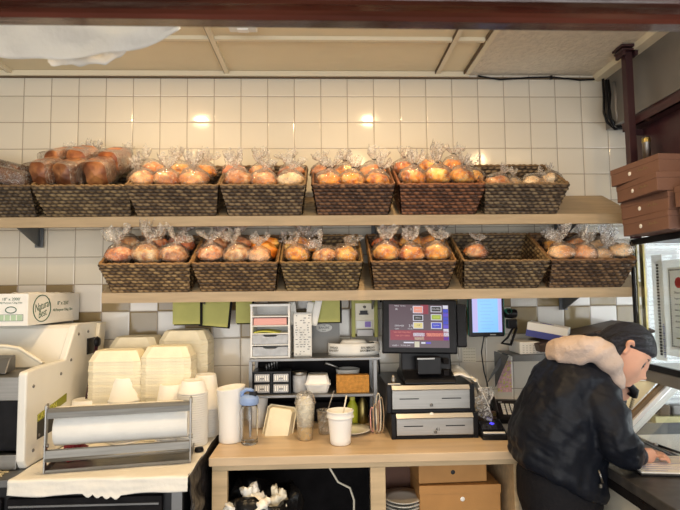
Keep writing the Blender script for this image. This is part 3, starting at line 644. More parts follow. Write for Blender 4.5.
KN = dict(roll=('bread_roll', 'tan crusty roll', 'bread roll'), seed=('seeded_roll', 'speckled seeded roll', 'bread roll'), bun=('egg_bun', 'glossy yellow braided bun', 'bun'), pale=('floury_roll', 'pale floury roll', 'bread roll'), loaf=('bread_loaf', 'tall brown loaf', 'loaf'), long=('long_loaf', 'long dark brown loaf', 'loaf'))
def bread(kind, px, py, dep, wpx, label, col=(1, 1, 1), bag=1, tie=None, tdir=(0, 0), rz=None, bagcol=None, tl=1.0, rx=0, ry=0):
    """px,py = where its centre shows, dep = depth in metres into the room, wpx = its width as seen"""
    global nb
    nb += 1; rnd = random.Random(nb*17); p = W(px, py, dep); s = wpx*dep/FPX/(.132 if kind not in ('loaf', 'long') else (.140 if kind == 'loaf' else .30))
    nm, ds, ct = KN[kind]; me = BR[kind][nb % len(BR[kind])]
    o = bpy.data.objects.new(nm, me); COL.objects.link(o); o.location = p; o.scale = (s, s, s); o.color = (*col, 1)
    o.rotation_euler = (.25+rx, ry+rnd.uniform(-.12, .12), rnd.uniform(-.5, .5) if rz is None else rz)
    tag(o, (ds+' '+label).replace('front right in the rightmost','at front right in the rightmost'), ct, 'breads in the wicker baskets')
    if bag:
        if kind in ('loaf', 'long'):
            g = bpy.data.objects.new('plastic_bag', LBAG); g.scale = (1, 1, 1) if kind == 'loaf' else (.85, 1.25, .72); base = Vector((0, .12, .02)) if kind == 'loaf' else Vector((0, .16, .0)); q = Vector((0, .3, 1))
        else:
            g = bpy.data.objects.new('plastic_bag', BAGS[nb % 3]); base = Vector((0, 0, .072)); q = Vector((0, 0, 1))
        COL.objects.link(g); g.parent = o; g.scale = [c*1.0 for c in g.scale]
        g.rotation_euler = (tdir[1]*.5, tdir[0]*.5, 0) if kind not in ('loaf', 'long') else (0, 0, 0)
        tf = bpy.data.objects.new('bag_end', TUFTS[nb % 4]); COL.objects.link(tf); tf.parent = o; tf.scale = (tl*1.0, tl*1.0, tl*.85)
        if kind in ('loaf', 'long'): tf.location = base; tf.rotation_euler = (-.5+tdir[1], tdir[0], rnd.uniform(-.6, .6))
        else:
            rot = Euler((tdir[1]*.5, tdir[0]*.5, 0)).to_matrix(); tf.location = rot @ base; tf.rotation_euler = (tdir[1], tdir[0], rnd.uniform(-.8, .8))
        if tie:
            q = bpy.data.objects.new('twist_tie', TIE); COL.objects.link(q); q.parent = o; q.location = tf.location; q.rotation_euler = (.2, .1, rnd.uniform(0, 3)); q.scale = (1.2, 1.2, 1.2)
    return o
Fd, Bd = 2.555, 2.665    # depths of the front and back rows
L = 'in the %s upper basket'
# upper 0
bread('long', 2, 176, 2.56, 58, 'at the front of the cut-off basket at the left edge', rz=pi/2, bag=1, tl=.6)
bread('long', -8, 168, 2.66, 60, 'lying behind the front one in the cut-off basket', col=(.8, .7, .7), rz=pi/2, tl=.5)
# upper 1: tall loaves
for a in ((49, 172, Fd, 27, 'at the left of the front row in the tall-loaf basket', (1, .9, .85), (-.5, .1)), (73, 173, Fd, 27, 'in the middle of the front row in the tall-loaf basket', (.75, .7, .7), (-.2, .2)), (101, 172, Fd, 28, 'at the right of the front row in the tall-loaf basket', (1.05, .95, .85), (-.3, 0)),
          (63, 160, 2.68, 24, 'at the back left of the tall-loaf basket', (1, .85, .8), (.2, .2)), (84, 160, 2.68, 26, 'at the back middle of the tall-loaf basket', (1.2, 1.0, .9), (.1, .3)), (116, 162, 2.68, 27, 'leaning at the back right of the tall-loaf basket', (1.35, 1.1, .9), (-.4, .3))):
    bread('loaf', *a[:5], col=a[5], tdir=a[6], rz=random.uniform(-.2, .2), tie=a[0] in (73, 101), rx=.15)
def rowof(kind, items, where, **kw):
    for it in items:
        px, py, d, wd, lab = it[:5]; k2 = it[5] if len(it) > 5 and it[5] else kind; td = it[6] if len(it) > 6 else (random.uniform(-.25, .25), random.uniform(-.2, .2)); c = it[7] if len(it) > 7 else (1, 1, 1)
        bread(k2, px, py, d, wd, lab+' '+where, tdir=td, col=c, **kw)
rowof('roll', [(142, 180, Fd, 25, 'front left', None, (-.6, 0)), (167, 180, Fd, 25, 'front middle', None, (-.1, .1)), (194, 180, Fd, 27, 'front right', None, (.1, 0)), (152, 171, Bd, 24, 'back left', None, (-.6, .1)), (180, 172, Bd, 24, 'back middle', 'bun', (.2, .1)), (205, 172, Bd, 22, 'back right', 'bun', (.5, .1), (.85, .7, .6))], 'in the bagged-roll basket beside the tall loaves')
rowof('roll', [(238, 180, Fd, 26, 'front left', None, (-.1, 0)), (264, 181, Fd, 25, 'front middle', None, (.1, .1)), (291, 181, Fd, 25, 'front right', 'pale', (.2, .1)), (234, 172, Bd, 22, 'back left', None, (0, .1), (1, .6, .5)), (262, 173, Bd, 23, 'back middle'), (292, 173, Bd, 24, 'back right', None, (-.2, .1), (.8, .62, .6))], 'in the fourth upper basket')
rowof('roll', [(329, 181, Fd, 25, 'front left', 'bun', (0, .1), (1, .85, .8)), (352, 181, Fd, 25, 'front middle', 'bun', (.15, .1), (1, .85, .8)), (378, 181, Fd, 24, 'front right', 'bun', (.3, .1), (1, .85, .8)), (322, 173, Bd, 22, 'back left'), (346, 173, Bd, 23, 'back middle', 'bun', (.1, .1)), (372, 173, Bd, 25, 'back right', None, (.4, 0))], 'in the basket with black ties', tie=1)
rowof('bun', [(413, 178, Fd, 26, 'front left', None, (-.1, .1), (.95, .8, .8)), (438, 177, Fd, 27, 'front middle'), (461, 177, Fd, 24, 'front right'), (403, 168, Bd, 20, 'back left', None, (0, .1), (.9, .6, .5)), (431, 168, Bd, 24, 'back middle', None, (0, .2), (1.1, 1.0, .9)), (453, 167, Bd, 24, 'back right', None, (.1, .3), (1, .85, .7)), (473, 177, 2.60, 20, 'at the far right')], 'in the heaped reddish basket', tie=1)
rowof('roll', [(498, 185, 2.58, 26, 'lying low at the left', None, (.6, .3)), (512, 184, 2.60, 18, 'wrapped in cloudy film', 'pale', (0, 0)), (533, 184, 2.60, 22, 'lying low in the middle', 'pale', (.8, .3)), (550, 181, 2.63, 22, 'in a cloudy bag', 'pale', (0, 0))], 'in the half-empty basket at the right', tl=.6)
# lower
rowof('seed', [(120, 255, Fd, 25, 'front left', None, (-.2, 0), (1.1, .8, .8)), (147, 255, Fd, 28, 'front middle', None, (.2, 0)), (174, 255, Fd, 26, 'front right', None, (.3, .1), (1, .9, .9)), (128, 245, Bd, 23, 'back left', None, (.1, .1)), (155, 244, Bd, 25, 'back middle', None, (.35, .1), (1, .7, .6)), (182, 244, Bd, 24, 'back right', 'roll', (.2, .1), (1, .6, .45))], 'in the leftmost lower basket', tl=1.2)
rowof('seed', [(211, 254, Fd, 25, 'front left', None, (0, .1), (1.1, .85, .8)), (237, 255, Fd, 26, 'front middle', None, (0, .2)), (259, 256, Fd, 22, 'front right', 'pale', (.1, .1), (1.1, .9, .8)), (217, 245, Bd, 24, 'back left', None, (.1, .1), (.8, .6, .5)), (240, 246, Bd, 23, 'back middle', None, (0, 0), (1, .7, .6))], 'in the second lower basket')
bread('bun', 259, 243, 2.66, 17, 'left half of the big braid in the second lower basket', bag=0, rx=-.4); bread('bun', 270, 243, 2.665, 18, 'right half of the big braid in the second lower basket', bag=0, col=(.95, .8, .7), rx=-.4); bread('bun', 264, 251, 2.62, 28, 'under the big braid in the second lower basket', bag=0, col=(.9, .65, .5))
rowof('bun', [(297, 255, Fd, 24, 'front left', None, (-.6, .1), (1, .9, .7)), (325, 256, Fd, 23, 'front middle', 'seed', (-.7, .1), (1, .8, .5)), (346, 255, Fd, 24, 'front right', None, (.0, .9)), (301, 244, Bd, 21, 'back left top', None, (0, .3)), (291, 248, 2.64, 18, 'back left', None, (-.9, .1)), (309, 247, 2.66, 19, 'back middle')], 'in the third lower basket')
rowof('bun', [(386, 253, Fd, 26, 'front left', None, (0, .1), (1, .9, .9)), (411, 254, Fd, 25, 'front middle', None, (0, 0), (1, .8, .8)), (436, 253, Fd, 26, 'front right', None, (.3, .1)), (385, 244, Bd, 24, 'back left', 'roll', (.2, .1), (1, .6, .5)), (411, 243, Bd, 24, 'back middle'), (432, 243, Bd, 25, 'back right', None, (.5, .2))], 'in the fourth lower basket', tie=1)
rowof('roll', [(476, 252, 2.58, 22, 'standing alone', None, (.1, .2))], 'in the fifth lower basket', tl=.8, tie=1)
rowof('pale', [(561, 253, Fd, 25, 'front left', None, (-.3, 0), (1, .85, .7)), (584, 254, Fd, 24, 'front middle', None, (.4, 0), (1, .8, .75)), (603, 255, Fd, 18, 'small front', None, (.2, 0)), (621, 251, Fd, 24, 'bare front right', None, (-1.5, 0)), (553, 246, Bd, 20, 'back left', 'bun', (0, .1)), (577, 246, Bd, 22, 'back middle', 'roll', (.3, .1)), (598, 247, Bd, 22, 'back right', None, (.7, .1))], 'in the rightmost lower basket', tl=1.15)

# ================================================================ MAIN COUNTER
CT = .92
t = thing('counter', 'wood laminate counter carrying the cash drawers, open shelves underneath', 'counter', (0, 0, 0)); XL, XR, YF = -.487, .85, 2.225
b = MB(); b.span((XL, YF, CT-.038), (XR, 2.872, CT)); b.build('counter_top', MT['woodtop'], t, bevel=.004)
b = MB(); b.span((XL+.01, YF+.02, CT-.062), (XR-.01, YF+.05, CT-.0381)); b.build('rail', MT['wood'], t, bevel=.002)
for x0, x1 in ((XL+.01, XL+.075), (.197, .262), (XR-.03, XR-.01)):
    b = MB(); b.span((x0, YF+.02, 0), (x1, 2.86, CT-.0621) if x0 > .7 else (x1, YF+.05, CT-.0621)); b.build('post', MT['wood'], t, bevel=.002)
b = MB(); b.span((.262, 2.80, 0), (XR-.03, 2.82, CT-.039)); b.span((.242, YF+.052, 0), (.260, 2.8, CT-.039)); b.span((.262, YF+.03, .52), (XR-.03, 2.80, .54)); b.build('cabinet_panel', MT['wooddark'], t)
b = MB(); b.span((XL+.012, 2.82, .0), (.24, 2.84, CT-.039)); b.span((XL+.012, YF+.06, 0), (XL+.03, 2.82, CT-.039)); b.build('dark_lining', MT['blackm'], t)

def cash_drawer(name, label, x0, x1, y0, y1, z0, z1, rz):
    t = thing('cash_till_unit', label, 'cash drawer', ((x0+x1)/2, y0, z0), rz, group='stacked cash drawers'); w, d, h = x1-x0, y1-y0, z1-z0
    b = MB(); b.span((-w/2, .012, 0), (w/2, d, h)); b.span((-w/2, 0, 0), (-w/2+.022, .0119, h)); b.span((w/2-.022, 0, 0), (w/2, .0119, h)); b.span((-w/2+.022, .002, 0), (w/2-.022, .0119, .016)); b.build('case', MT['black'], t, bevel=.003)
    b = MB(); b.span((-w/2+.024, -.004, .018), (w/2-.024, .0118, h-.022)); b.build('drawer_front', MT['steel'], t, bevel=.002)
    b = MB(); b.prism([(-.008, h-.018), (.0118, h-.002), (.0118, h-.021), (-.004, h-.021)], -w/2+.024, w/2-.024, 'x'); b.build('top_lip', MT['lip'], t)
    for sx in (-1, 1):
        b = MB(); b.span((sx*w*.24-w*.12, -.0055, h*.5), (sx*w*.24+w*.10, -.0038, h*.5+.0045)); b.build('slot', MT['black'], t)
    b = MB(); b.lathe([(.0001, .006), (.007, .006), (.008, 0)], 20, TR((.0, -.004, h*.28), (pi/2, 0, 0))); b.box((0, -.011, h*.28), (.002, .004, .010)); b.build('lock', MT['steeldk'], t)
    return t
d1 = cash_drawer('cash_drawer', 'lower cash drawer with steel front standing directly on the counter', .315, .725, 2.425, 2.84, CT, CT+.117, 0)
text('41', 'lettering', .022, MT['ink'], d1, (.012, -.006, .045), FRONT)
d2 = cash_drawer('cash_drawer', 'upper cash drawer with steel front under the till', .298, .716, 2.44, 2.85, CT+.1175, CT+.245, 0)
b = MB(); b.lathe([(.0001, .003), (.010, .003), (.0115, 0), (.0115, -.002)], 20, TR((.0, -.006, -.012), (pi/2, 0, 0)), sy=1.3); b.build('key_tag', MT['paper'], d2)

# POS terminal ---------------------------------------------------
t = thing('till_screen', 'black touch screen till on top of the two cash drawers', 'till', (.515, 2.60, CT+.2455), 0)
b = MB(); b.prism([(-.13, 0), (.16, 0), (.14, .03), (.06, .06), (.03, .26), (-.01, .26), (-.035, .05), (-.12, .02)], -.125, .125, 'x'); b.build('stand', MT['black'], t, bevel=.006)
b = MB(); b.span((-.06, -.118, .042), (.055, -.066, .125)); b.build('front_box', MT['black'], t, bevel=.004); 
for x, z in ((.085, .10), (.085, .045)):
    b = MB(); b.box((x, -.08, z), (.028, .03, .028)); b.build('port', MT['blackm'], t, bevel=.003)
b = MB(); b.box((-.02, -.120, .118), (.085, .002, .007)); b.build('badge', MT['steel'], t)
mon = thing('monitor', '', '', (-.032, -.05, .268), 0, rx=radians(-9)); mon.parent = t; del mon['label'], mon['category']; mon.rotation_euler = (radians(-7), radians(1.5), 0)
b = MB(); b.box((0, .02, 0), (.375, .035, .268)); b.build('bezel', MT['black'], mon, bevel=.008)
b = MB(); b.span((.1885, .00, -.10), (.235, .05, .115)); b.build('card_reader', MT['black'], mon, bevel=.006)
SW, SH = .300, .212
scm = [MT['scr'], emi('s1', (.85, .30, .22)), emi('s2', (.02, .02, .02)), emi('s3', (.75, .62, .25)), emi('s4', (.35, .45, .05)), emi('s5', (.03, .05, .55)), emi('s6', (.70, .70, .80)), emi('s7', (.28, .02, .05)), emi('s8', (.10, .06, .60)), emi('s9', (.65, .60, .45))]
b = MB(); b.box((-.005, .0005, .002), (SW, .004, SH), m=0)
def sr(u0, v0, u1, v1, m, o=0): b.span((-.005-SW/2+u0*SW, -.0022-o, .002+SH/2-v0*SH), (-.005-SW/2+u1*SW, -.0016, .002+SH/2-v1*SH), m=m)
sr(.02, .60, .98, .83, 7)
sr(.53, .0, .66, .22, 7)
for (u0, v0, u1, v1, mm) in ((.40, .03, .57, .20, 1), (.40, .24, .57, .38, 2), (.40, .41, .57, .56, 3), (.70, .03, .88, .17, 2), (.70, .22, .88, .36, 4), (.70, .41, .88, .56, 5)):
    sr(u0, v0, u1, v1, 6); sr(u0+.012, v0+.015, u1-.012, v1-.015, mm, .0004)
for k, mm in enumerate((6, 5, 8, 5, 5, 8, 6, 6, 5)): sr(.905, .01+k*.092, .99, .09+k*.092, mm)
sr(.40, .66, .59, .74, 6); sr(.62, .66, .90, .74, 1); sr(.42, .76, .58, .82, 9); sr(.42, .86, .50, .99, 9); sr(.24, .87, .41, .90, 6); sr(.53, .87, .60, .91, 6); sr(.61, .87, .69, .91, 8)
b.build('screen', scm, mon)
WT = emi('screen_text', (.75, .72, .75), .9); WR = emi('screen_text_red', (.8, .25, .2), .9)
def st(s_, u, v, sz, m_=WT, sx=1): text(s_, 'lettering', sz, m_, mon, (-.005-SW/2+u*SW, -.0031, .002+SH/2-v*SH), FRONT, .0001, sx=sx)
st('TABLE   TO GO', .18, .035, .008); st('1B', .12, .11, .013); st('2', .37, .11, .013); st('DRAWER', .17, .50, .011); st('3.9', .36, .50, .018); st('CASH', .13, .57, .008); st('TOTAL', .35, .57, .008)
st('SALE VOID HOLD PRINT', .22, .65, .010, WR, .8); st('TAX QTY OPEN', .22, .73, .010, WR); st('BREAD', .485, .115, .008); st('ROLLS', .485, .31, .009); st('PULLMAN', .79, .10, .009); st('ORDER', .79, .29, .010, emi('s10', (.7, .8, .1))); st('PASTRY', .79, .485, .009)
st('CLERK 1   TOTAL DUE', .20, .955, .009); st('CUP', .49, .485, .009, MT['ink'])

# tablet on an arm ----------------------------------------------
t = thing('tablet', 'tablet with a light blue screen mounted upright under the lower shelf', 'tablet', (.826, 2.57, 1.494), 0, rx=0)
b = MB(); b.box((0, .006, 0), (.180, .012, .236)); b.build('case', MT['black'], t, bevel=.005)
tm = [MT['tab'], emi('t1', (.55, .50, .90)), emi('t2', (.35, .62, .95)), emi('t3', (.20, .42, .80))]
b = MB(); b.box((.002, -.0006, .006), (.150, .002, .204)); b.span((-.073, -.0022, -.094), (-.046, -.0018, .106), m=1); b.span((.058, -.0022, -.094), (.077, -.0018, .106), m=1)
for k in range(9): b.span((-.035+.004*(k % 3), -.0022, .06-k*.017), (.02+.006*(k % 4), -.0018, .0615-k*.017), m=3)
b.span((-.02, -.0022, .085), (.0, -.0018, .090), m=3); b.span((.01, -.0022, .080), (.03, -.0018, .086), m=3)
b.build('screen', tm, t)
b = MB(); b.box((.03, -.0008, -.108), (.03, .0012, .005)); b.build('logo', MT['steel'], t)
b = MB(); b.tube([(0, .015, -.08), (.0, .10, -.09), (.05, .18, -.13), (.08, .26, -.14)], .008); b.box((.0, .02, -.02), (.06, .02, .10)); b.build('arm', MT['black'], t)
b = MB(); q = [(-.01, .02, -.118), (-.013, .06, -.20), (.0, .07, -.30), (.012, .06, -.36), (.02, .05, -.44), (.035, .03, -.52)]; b.tube(q, .0035); b.build('cable', MT['black'], t)
b = MB(); b.span((-.085, .0, -.115), (.115, .004, .125)); o = b.build('green_backing', MT['teal'], None, loc=(.86, 2.73, 1.485), bevel=.001); tag(o, 'dark green plastic panel on the wall directly behind the tablet', 'panel')
# camera / clamp gadget right of tablet
t = thing('clamp_gadget', 'dark green and black clamp fitting between the tablet and the wall shelf', 'clamp', (1.0, 2.68, 1.44))
b = MB(); b.lathe([(.001, -.035), (.022, -.033), (.026, 0), (.022, .03), (.001, .035)], 20, TR((-.01, 0, .045), (0, pi/2, 0))); b.box((0, .02, -.01), (.05, .04, .05)); b.build('body', MT['black'], t, bevel=.005)
b = MB(); b.lathe([(.014, -.02), (.016, 0), (.014, .02)], 16, TR((-.03, -.02, .06), (pi/2, 0, 0))); b.build('knob', MT['teal'], t)
b = MB(); b.tube([(.0, 0, -.03), (-.03, .0, -.08), (-.06, .01, -.11), (-.01, .02, -.12)], .006); b.tube([(.02, .0, -.03), (-.02, -.01, -.12)], .007); b.build('arm', MT['black'], t)

# wall shelf with box file + tissue box --------------------------------
t = thing('wall_shelf', 'narrow grey steel shelf bolted to the wall behind the person', 'shelf', (1.17, 2.74, 1.27))
b = MB(); b.span((-.19, -.09, -.004), (.34, .134, 0)); b.span((-.19, -.094, -.03), (.34, -.09, .004)); b.build('board', MT['steeldk'], t)
b = MB(); b.prism([(.134, -.004), (-.085, -.004), (.134, -.20)], -.21, -.206, 'x'); b.prism([(-.20, -.002), (-.16, -.002), (-.28, -.155), (-.285, -.155)], .03, .034, 'y'); b.build('side_bracket', MT['greybr'], t)
t = thing('white_file_box', 'flat white printed box with a pink corner lying on the grey wall shelf', 'box', (1.14, 2.72, 1.2745))
b = MB(); b.span((-.115, -.06, 0), (.22, .10, .062)); b.build('carton', MT['paper'], t, bevel=.002)
b = MB(); b.span((.085, -.0615, .012), (.20, -.0605, .055)); b.build('pink_label', MT['pink'], t)
text('BB', 'lettering', .05, mat('maroon_ink', (.2, .02, .06), .6), t, (.15, -.063, .031), FRONT)
for k in range(9): b = MB(); [b.span((-.10+k*.018, -.0612, .008+j*.009), (-.10+k*.018+.009, -.0606, .0095+j*.009)) for j in range(5)]; b.build('print', MT['greybr'], t)
t = thing('tissue_carton', 'white and navy tissue carton tilted on top of the flat white box', 'box', (1.19, 2.70, 1.338), radians(-32), rx=0)
b = MB(); b.span((-.10, -.055, 0), (.10, .055, .075), TR((0, 0, .012), (0, radians(9), 0))); b.build('carton', MT['foam'], t, bevel=.002)
b = MB(); b.span((-.101, -.0565, .0), (.101, -.0552, .034), TR((0, 0, .012), (0, radians(9), 0))); b.span((-.1015, -.055, 0), (-.1002, .055, .034), TR((0, 0, .012), (0, radians(9), 0))); b.build('navy_band', MT['bluebox'], t)
b = MB(); b.lathe([(.0001, .001), (.035, .001), (.035, 0)], 24, TR((.0, 0, .0877), (0, radians(9), 0)), sy=.5); b.build('blue_oval', MT['inkb'], t)
t = thing('brown_case', 'long low dark brown tray lying at the back beside the tissue carton', 'tray', (1.33, 2.70, 1.30))
b = MB(); b.prism([(-.23, .03), (.28, .135), (.30, .125), (.40, .09), (.22, .02), (-.22, -.01)], -.10, .12, 'y'); b.build('tray', MT['brownt'], t, bevel=.003)
b = MB(); b.box((.28, 0, .0), (.02, .2, .17)); b.build('support', MT['brownt'], t)

# ORGANISER RACK ---------------------------------------------------
RX0, RX1, RY0, RY1, RZ1, RZ2 = -.372, .272, 2.595, 2.845, 1.280, 1.100
t = thing('wire_rack', 'two level grey metal rack standing on the counter against the wall', 'rack', (0, 0, CT))
for z in (RZ1, RZ2):
    b = MB(); b.span((RX0, RY0, z-.014-CT), (RX1+(.015 if z == RZ1 else -.02), RY1, z-CT)); b.build('shelf_board', MT['steeldk'], t, bevel=.002)
for x in (RX0+.008, RX1-.012):
    for y in (RY0+.01, RY1-.01): b = MB(); b.span((x-.008, y-.008, 0), (x+.008, y+.008, RZ1-.0145-CT)); b.build('leg', MT['steeldk'], t)
b = MB(); b.span((RX0+.01, RY1+.002, .01), (RX1-.01, RY1+.008, RZ1-CT-.02)); b.build('back_panel', MT['blackm'], t)
# white drawer tower with papers
t = thing('drawer_tower', 'white narrow plastic drawer tower with pink and yellow papers on the rack', 'drawer unit', (-.268, 2.62, RZ1+.0005)); w, h, d = .200, .272, .20
b = MB()
b.span((-w/2-.002, -.004, h-.012), (w/2+.002, d, h)); b.span((-w/2, 0, 0), (-w/2+.010, d, h-.012)); b.span((w/2-.010, 0, 0), (w/2, d, h-.012)); b.span((-w/2+.01, d-.01, 0), (w/2-.01, d, h-.012)); b.span((-w/2+.01, 0, 0), (w/2-.01, d, .008))
for z in (.062, .118, .158, .205): b.span((-w/2+.01, 0, z), (w/2-.01, d-.01, z+.006))
b.build('frame', MT['foam'], t, bevel=.0015)
for z0, mm in ((.010, 'smoke'), (.070, 'smoke')):
    b = MB(); b.prism([(-w/2+.012, z0+.045), (-w/2+.012, z0), (w/2-.012, z0), (w/2-.012, z0+.045), (.04, z0+.045), (.025, z0+.036), (-.025, z0+.036), (-.04, z0+.045)], .004, .007, 'y'); b.span((-w/2+.012, .0072, z0), (w/2-.012, d-.02, z0+.002)); b.build('drawer', MT[mm], t)
b = MB(); b.span((-.085, .012, .166), (.082, .18, .200)); b.build('pink_pad', MT['pink'], t)
b = MB(); b.grid(lambda u, v: (-.085+.17*u, .01+.16*v, .128+.006*sin(u*5)), 10, 4); b.build('yellow_sheet', MT['yel'], t, thick=.004)
b = MB(); b.grid(lambda u, v: (-.06+.14*u, .012+.10*v, .095+.02*sin(u*7+v*3)*nz((u*3, v*3, 4))+.01*u), 16, 8); b.build('loose_papers', MT['paper'], t, thick=.003)
# receipt bundle
t = thing('receipt_bundle', 'tall bundle of printed white receipt strips with a grey strip standing on the rack', 'receipts', (-.105, 2.66, RZ1+.0005))
for k, (x, z1, a) in enumerate(((-.0, .225, .0), (.02, .27, .22), (.01, .25, .12), (-.03, .25, -.1))):
    b = MB(); b.grid(lambda u, v: (-.046+.092*u, .004*sin(u*4+k)+.006*sin(v*6), z1*v), 8, 16, TR((x*.4, .012*k, 0), (0, a*.25*0, 0))) if k == 0 else b.grid(lambda u, v: (-.018+.036*u, .004*sin(v*6+k), .16+(z1-.13)*v), 5, 10, TR((x, .014*k, -.0), (0, a, 0))); b.build('strip', MT['paper'], t, thick=.005 if k == 0 else .002)
b = MB(); rnd = random.Random(4)
for j in range(17):
    for q in range(4):
        if rnd.random() < .75: x = -.038+q*.02+rnd.uniform(0, .006); b.span((x, -.0065, .012+j*.0122), (x+rnd.uniform(.004, .014), -.0058, .0155+j*.0122))
b.build('printing', MT['greybr'], t, loc=(0, -.002, 0))
# grey acrylic panel with oval sign
t = thing('oval_sign', 'grey sheet with a white oval sign standing behind the receipts', 'sign', (.005, 2.80, RZ1+.0005))
b = MB(); b.span((-.085, 0, 0), (.085, .006, .225)); b.build('sheet', mat('grey_acrylic', (.16, .155, .14), .3), t)
b = MB(); b.lathe([(.0001, .004), (.043, .004), (.044, 0)], 32, TR((.0, 0, .135), (pi/2, 0, 0)), sy=.52); b.build('oval', MT['paper'], t)
text('BAKERS', 'lettering', .017, MT['ink'], t, (0, -.005, .135), FRONT); text('THE', 'lettering', .008, MT['ink'], t, (0, -.005, .149), FRONT); text('BREAD', 'lettering', .007, MT['ink'], t, (0, -.005, .121), FRONT)
# stack of paper labels / plates strip ring on right of the rack
t = thing('label_roll', 'wide white strip of printed labels coiled on the right end of the rack', 'label roll', (.16, 2.72, RZ1+.0005))
def lr(u, v):
    a = pi*1.02+u*pi*1.25; return (.135*cos(a)-.0, .075*sin(a)+(.03*max(0, u-.75)), .062*v+.018*max(0, u-.6)*(1-v))
b = MB(); b.grid(lr, 48, 4); b.build('strip', MT['paper'], t, thick=.002)
b = MB(); b.lathe([(.001, .0), (.07, 0), (.075, .055), (.06, .075), (.001, .078)], 28, TR((.0, 0, 0)), sx=1.0, sy=.7); b.build('paper_stack', MT['foam'], t)
for x, a in ((-.105, -.5), (.055, .15), (.085, .5)):
    text('BREAD\nBAKERY', 'lettering', .015, MT['ink'], t, (x, -.079+.02*(abs(x) > .09)+.002 if abs(x) > .09 else -.0775, .034), (pi/2, 0, a))
b = MB(); b.grid(lambda u, v: (.05+.13*u, -.06+.05*v, .012+.05*u*(1-u)-.006*v), 14, 5); b.build('loose_end', MT['paper'], t, thick=.0015)
# black cup of pens behind the screen
t = thing('headset_cable', 'looped black cord at the left rear edge of the till', 'cord', (.262, 2.76, 1.30))
b = MB(); b.tube([(.035*cos(a*.5), .01*sin(a), .035*sin(a*.5)-.0) for a in range(13)], .006, closed=True); b.tube([(.03, 0, 0), (.04, .02, -.1), (.04, .05, -.2)], .005); b.build('cord', MT['black'], t)
# items on the lower rack shelf
t = thing('mini_drawer_case', 'black case of four small clear drawers on the lower rack board', 'drawer case', (-.262, 2.62, RZ2+.0005)); w, h = .195, .112
b = MB(); b.span((-w/2, .10, 0), (w/2, .14, h)); b.span((-w/2, 0, 0), (-w/2+.008, .1, h)); b.span((w/2-.008, 0, 0), (w/2, .1, h)); b.span((-w/2+.008, 0, h-.008), (w/2-.008, .1, h)); b.span((-w/2+.008, 0, 0), (w/2-.008, .1, .006)); b.span((-.005, 0, .006), (.005, .1, h-.008)); b.span((-w/2+.008, 0, h/2-.004), (-.005, .1, h/2+.002)); b.span((.005, 0, h/2-.004), (w/2-.008, .1, h/2+.002)); b.build('case', MT['black'], t)
for x in (-.0475, .0475):
    for z in (.008, .0605):
        b = MB(); b.span((x-.038, -.003, z), (x+.038, .09, z+.040)); o = b.build('drawer', MT['smoke'], t, bevel=.002)
        b = MB(); [b.span((x-.03+k*.011, -.0042, z+.008), (x-.03+k*.011+.006, -.0031, z+.033)) for k in range(6)]; c = b.build('paper_slips', MT['paper'], o)
        b = MB(); b.span((x-.010, -.009, z+.016), (x+.010, -.003, z+.022)); b.build('handle', MT['greysheet'], o)
b = MB(); [b.tube([(-.03+.013*k, .05+.01*k, h+.0), (-.03+.013*k, .05, h+.03+.004*k)], .004) for k in range(5)]; b.build('loose_clips', MT['steeldk'], t)
t = thing('glass_jar', 'small clear glass jar with a metal lid beside the black drawer case', 'jar', (-.122, 2.66, RZ2+.0005))
b = MB(); b.lathe([(.001, .002), (.034, .002), (.036, .01), (.036, .085), (.032, .092)], 28); b.build('glass', MT['smoke'], t)
b = MB(); b.lathe([(.036, .088), (.038, .090), (.038, .104), (.034, .107), (.001, .107)], 28); b.build('lid', MT['steel'], t)
def clamshell(name, label, loc, rot, w=.15, d=.15, h=.075, mt='foam', group=None, parts=True):
    t = thing(name, label, 'food box', loc, group=group); t.rotation_euler = rot
    def half(zs, sg):
        b = MB(); cs = .20
        def loop(s, z):
            a, c = w/2*s, d/2*s; k = min(a, c)*cs; return [(a-k, -c, z), (a, -c+k, z), (a, c-k, z), (a-k, c, z), (-a+k, c, z), (-a, c-k, z), (-a, -c+k, z), (-a+k, -c, z)]
        lv = [(1.0, zs[0]), (1.0, zs[1]), (.93, zs[1]), (.80, zs[2]), (.74, zs[3])]; vs = []; fs = []
        for s, z in lv: vs += loop(s, z)
        for i in range(len(lv)-1):
            for k in range(8): fs.append((i*8+k, i*8+(k+1) % 8, (i+1)*8+(k+1) % 8, (i+1)*8+k))
        fs.append(tuple(range(len(lv)*8-8, len(lv)*8))); b.add(vs, fs); return b
    hm = h/2
    half((hm, hm-.004, .010, 0), -1).build('base', MT[mt], t, bevel=.002, thick=.0015)
    half((hm+.0005, hm+.004, h-.012, h), 1).build('lid', MT[mt], t, bevel=.002, thick=.0015)
    if parts: b = MB(); b.span((-.018, -d/2-.008, hm-.003), (.018, -d/2+.002, hm+.003)); b.build('tab', MT[mt], t)
    return t
clamshell('takeout_box', 'closed white foam takeout box on the lower rack board', (-.03, 2.68, RZ2+.0005), (0, 0, 0), .132, .13, .088)
b = MB(); b.span((-.083, 0, 0), (.083, .05, .088)); o = b.build('orange_board_box', MT['sponge'], None, loc=(.148, 2.615, RZ2+.0005), bevel=.003); tag(o, 'rough orange brown block on the right of the lower rack board', 'box')
t = thing('white_bowl', 'white bowl with a spoon behind the orange brown block', 'bowl', (.13, 2.76, RZ2+.0005))
b = MB(); b.lathe([(.001, .0), (.03, 0), (.055, .05), (.065, .1), (.062, .1), (.05, .05), (.001, .01)], 28); b.build('bowl', MT['ceramic'], t)
b = MB(); b.tube([(-.12, -.02, .135), (-.06, 0, .11), (-.02, .0, .06)], [.012, .005, .004], 8); b.build('spoon', MT['steel'], t)
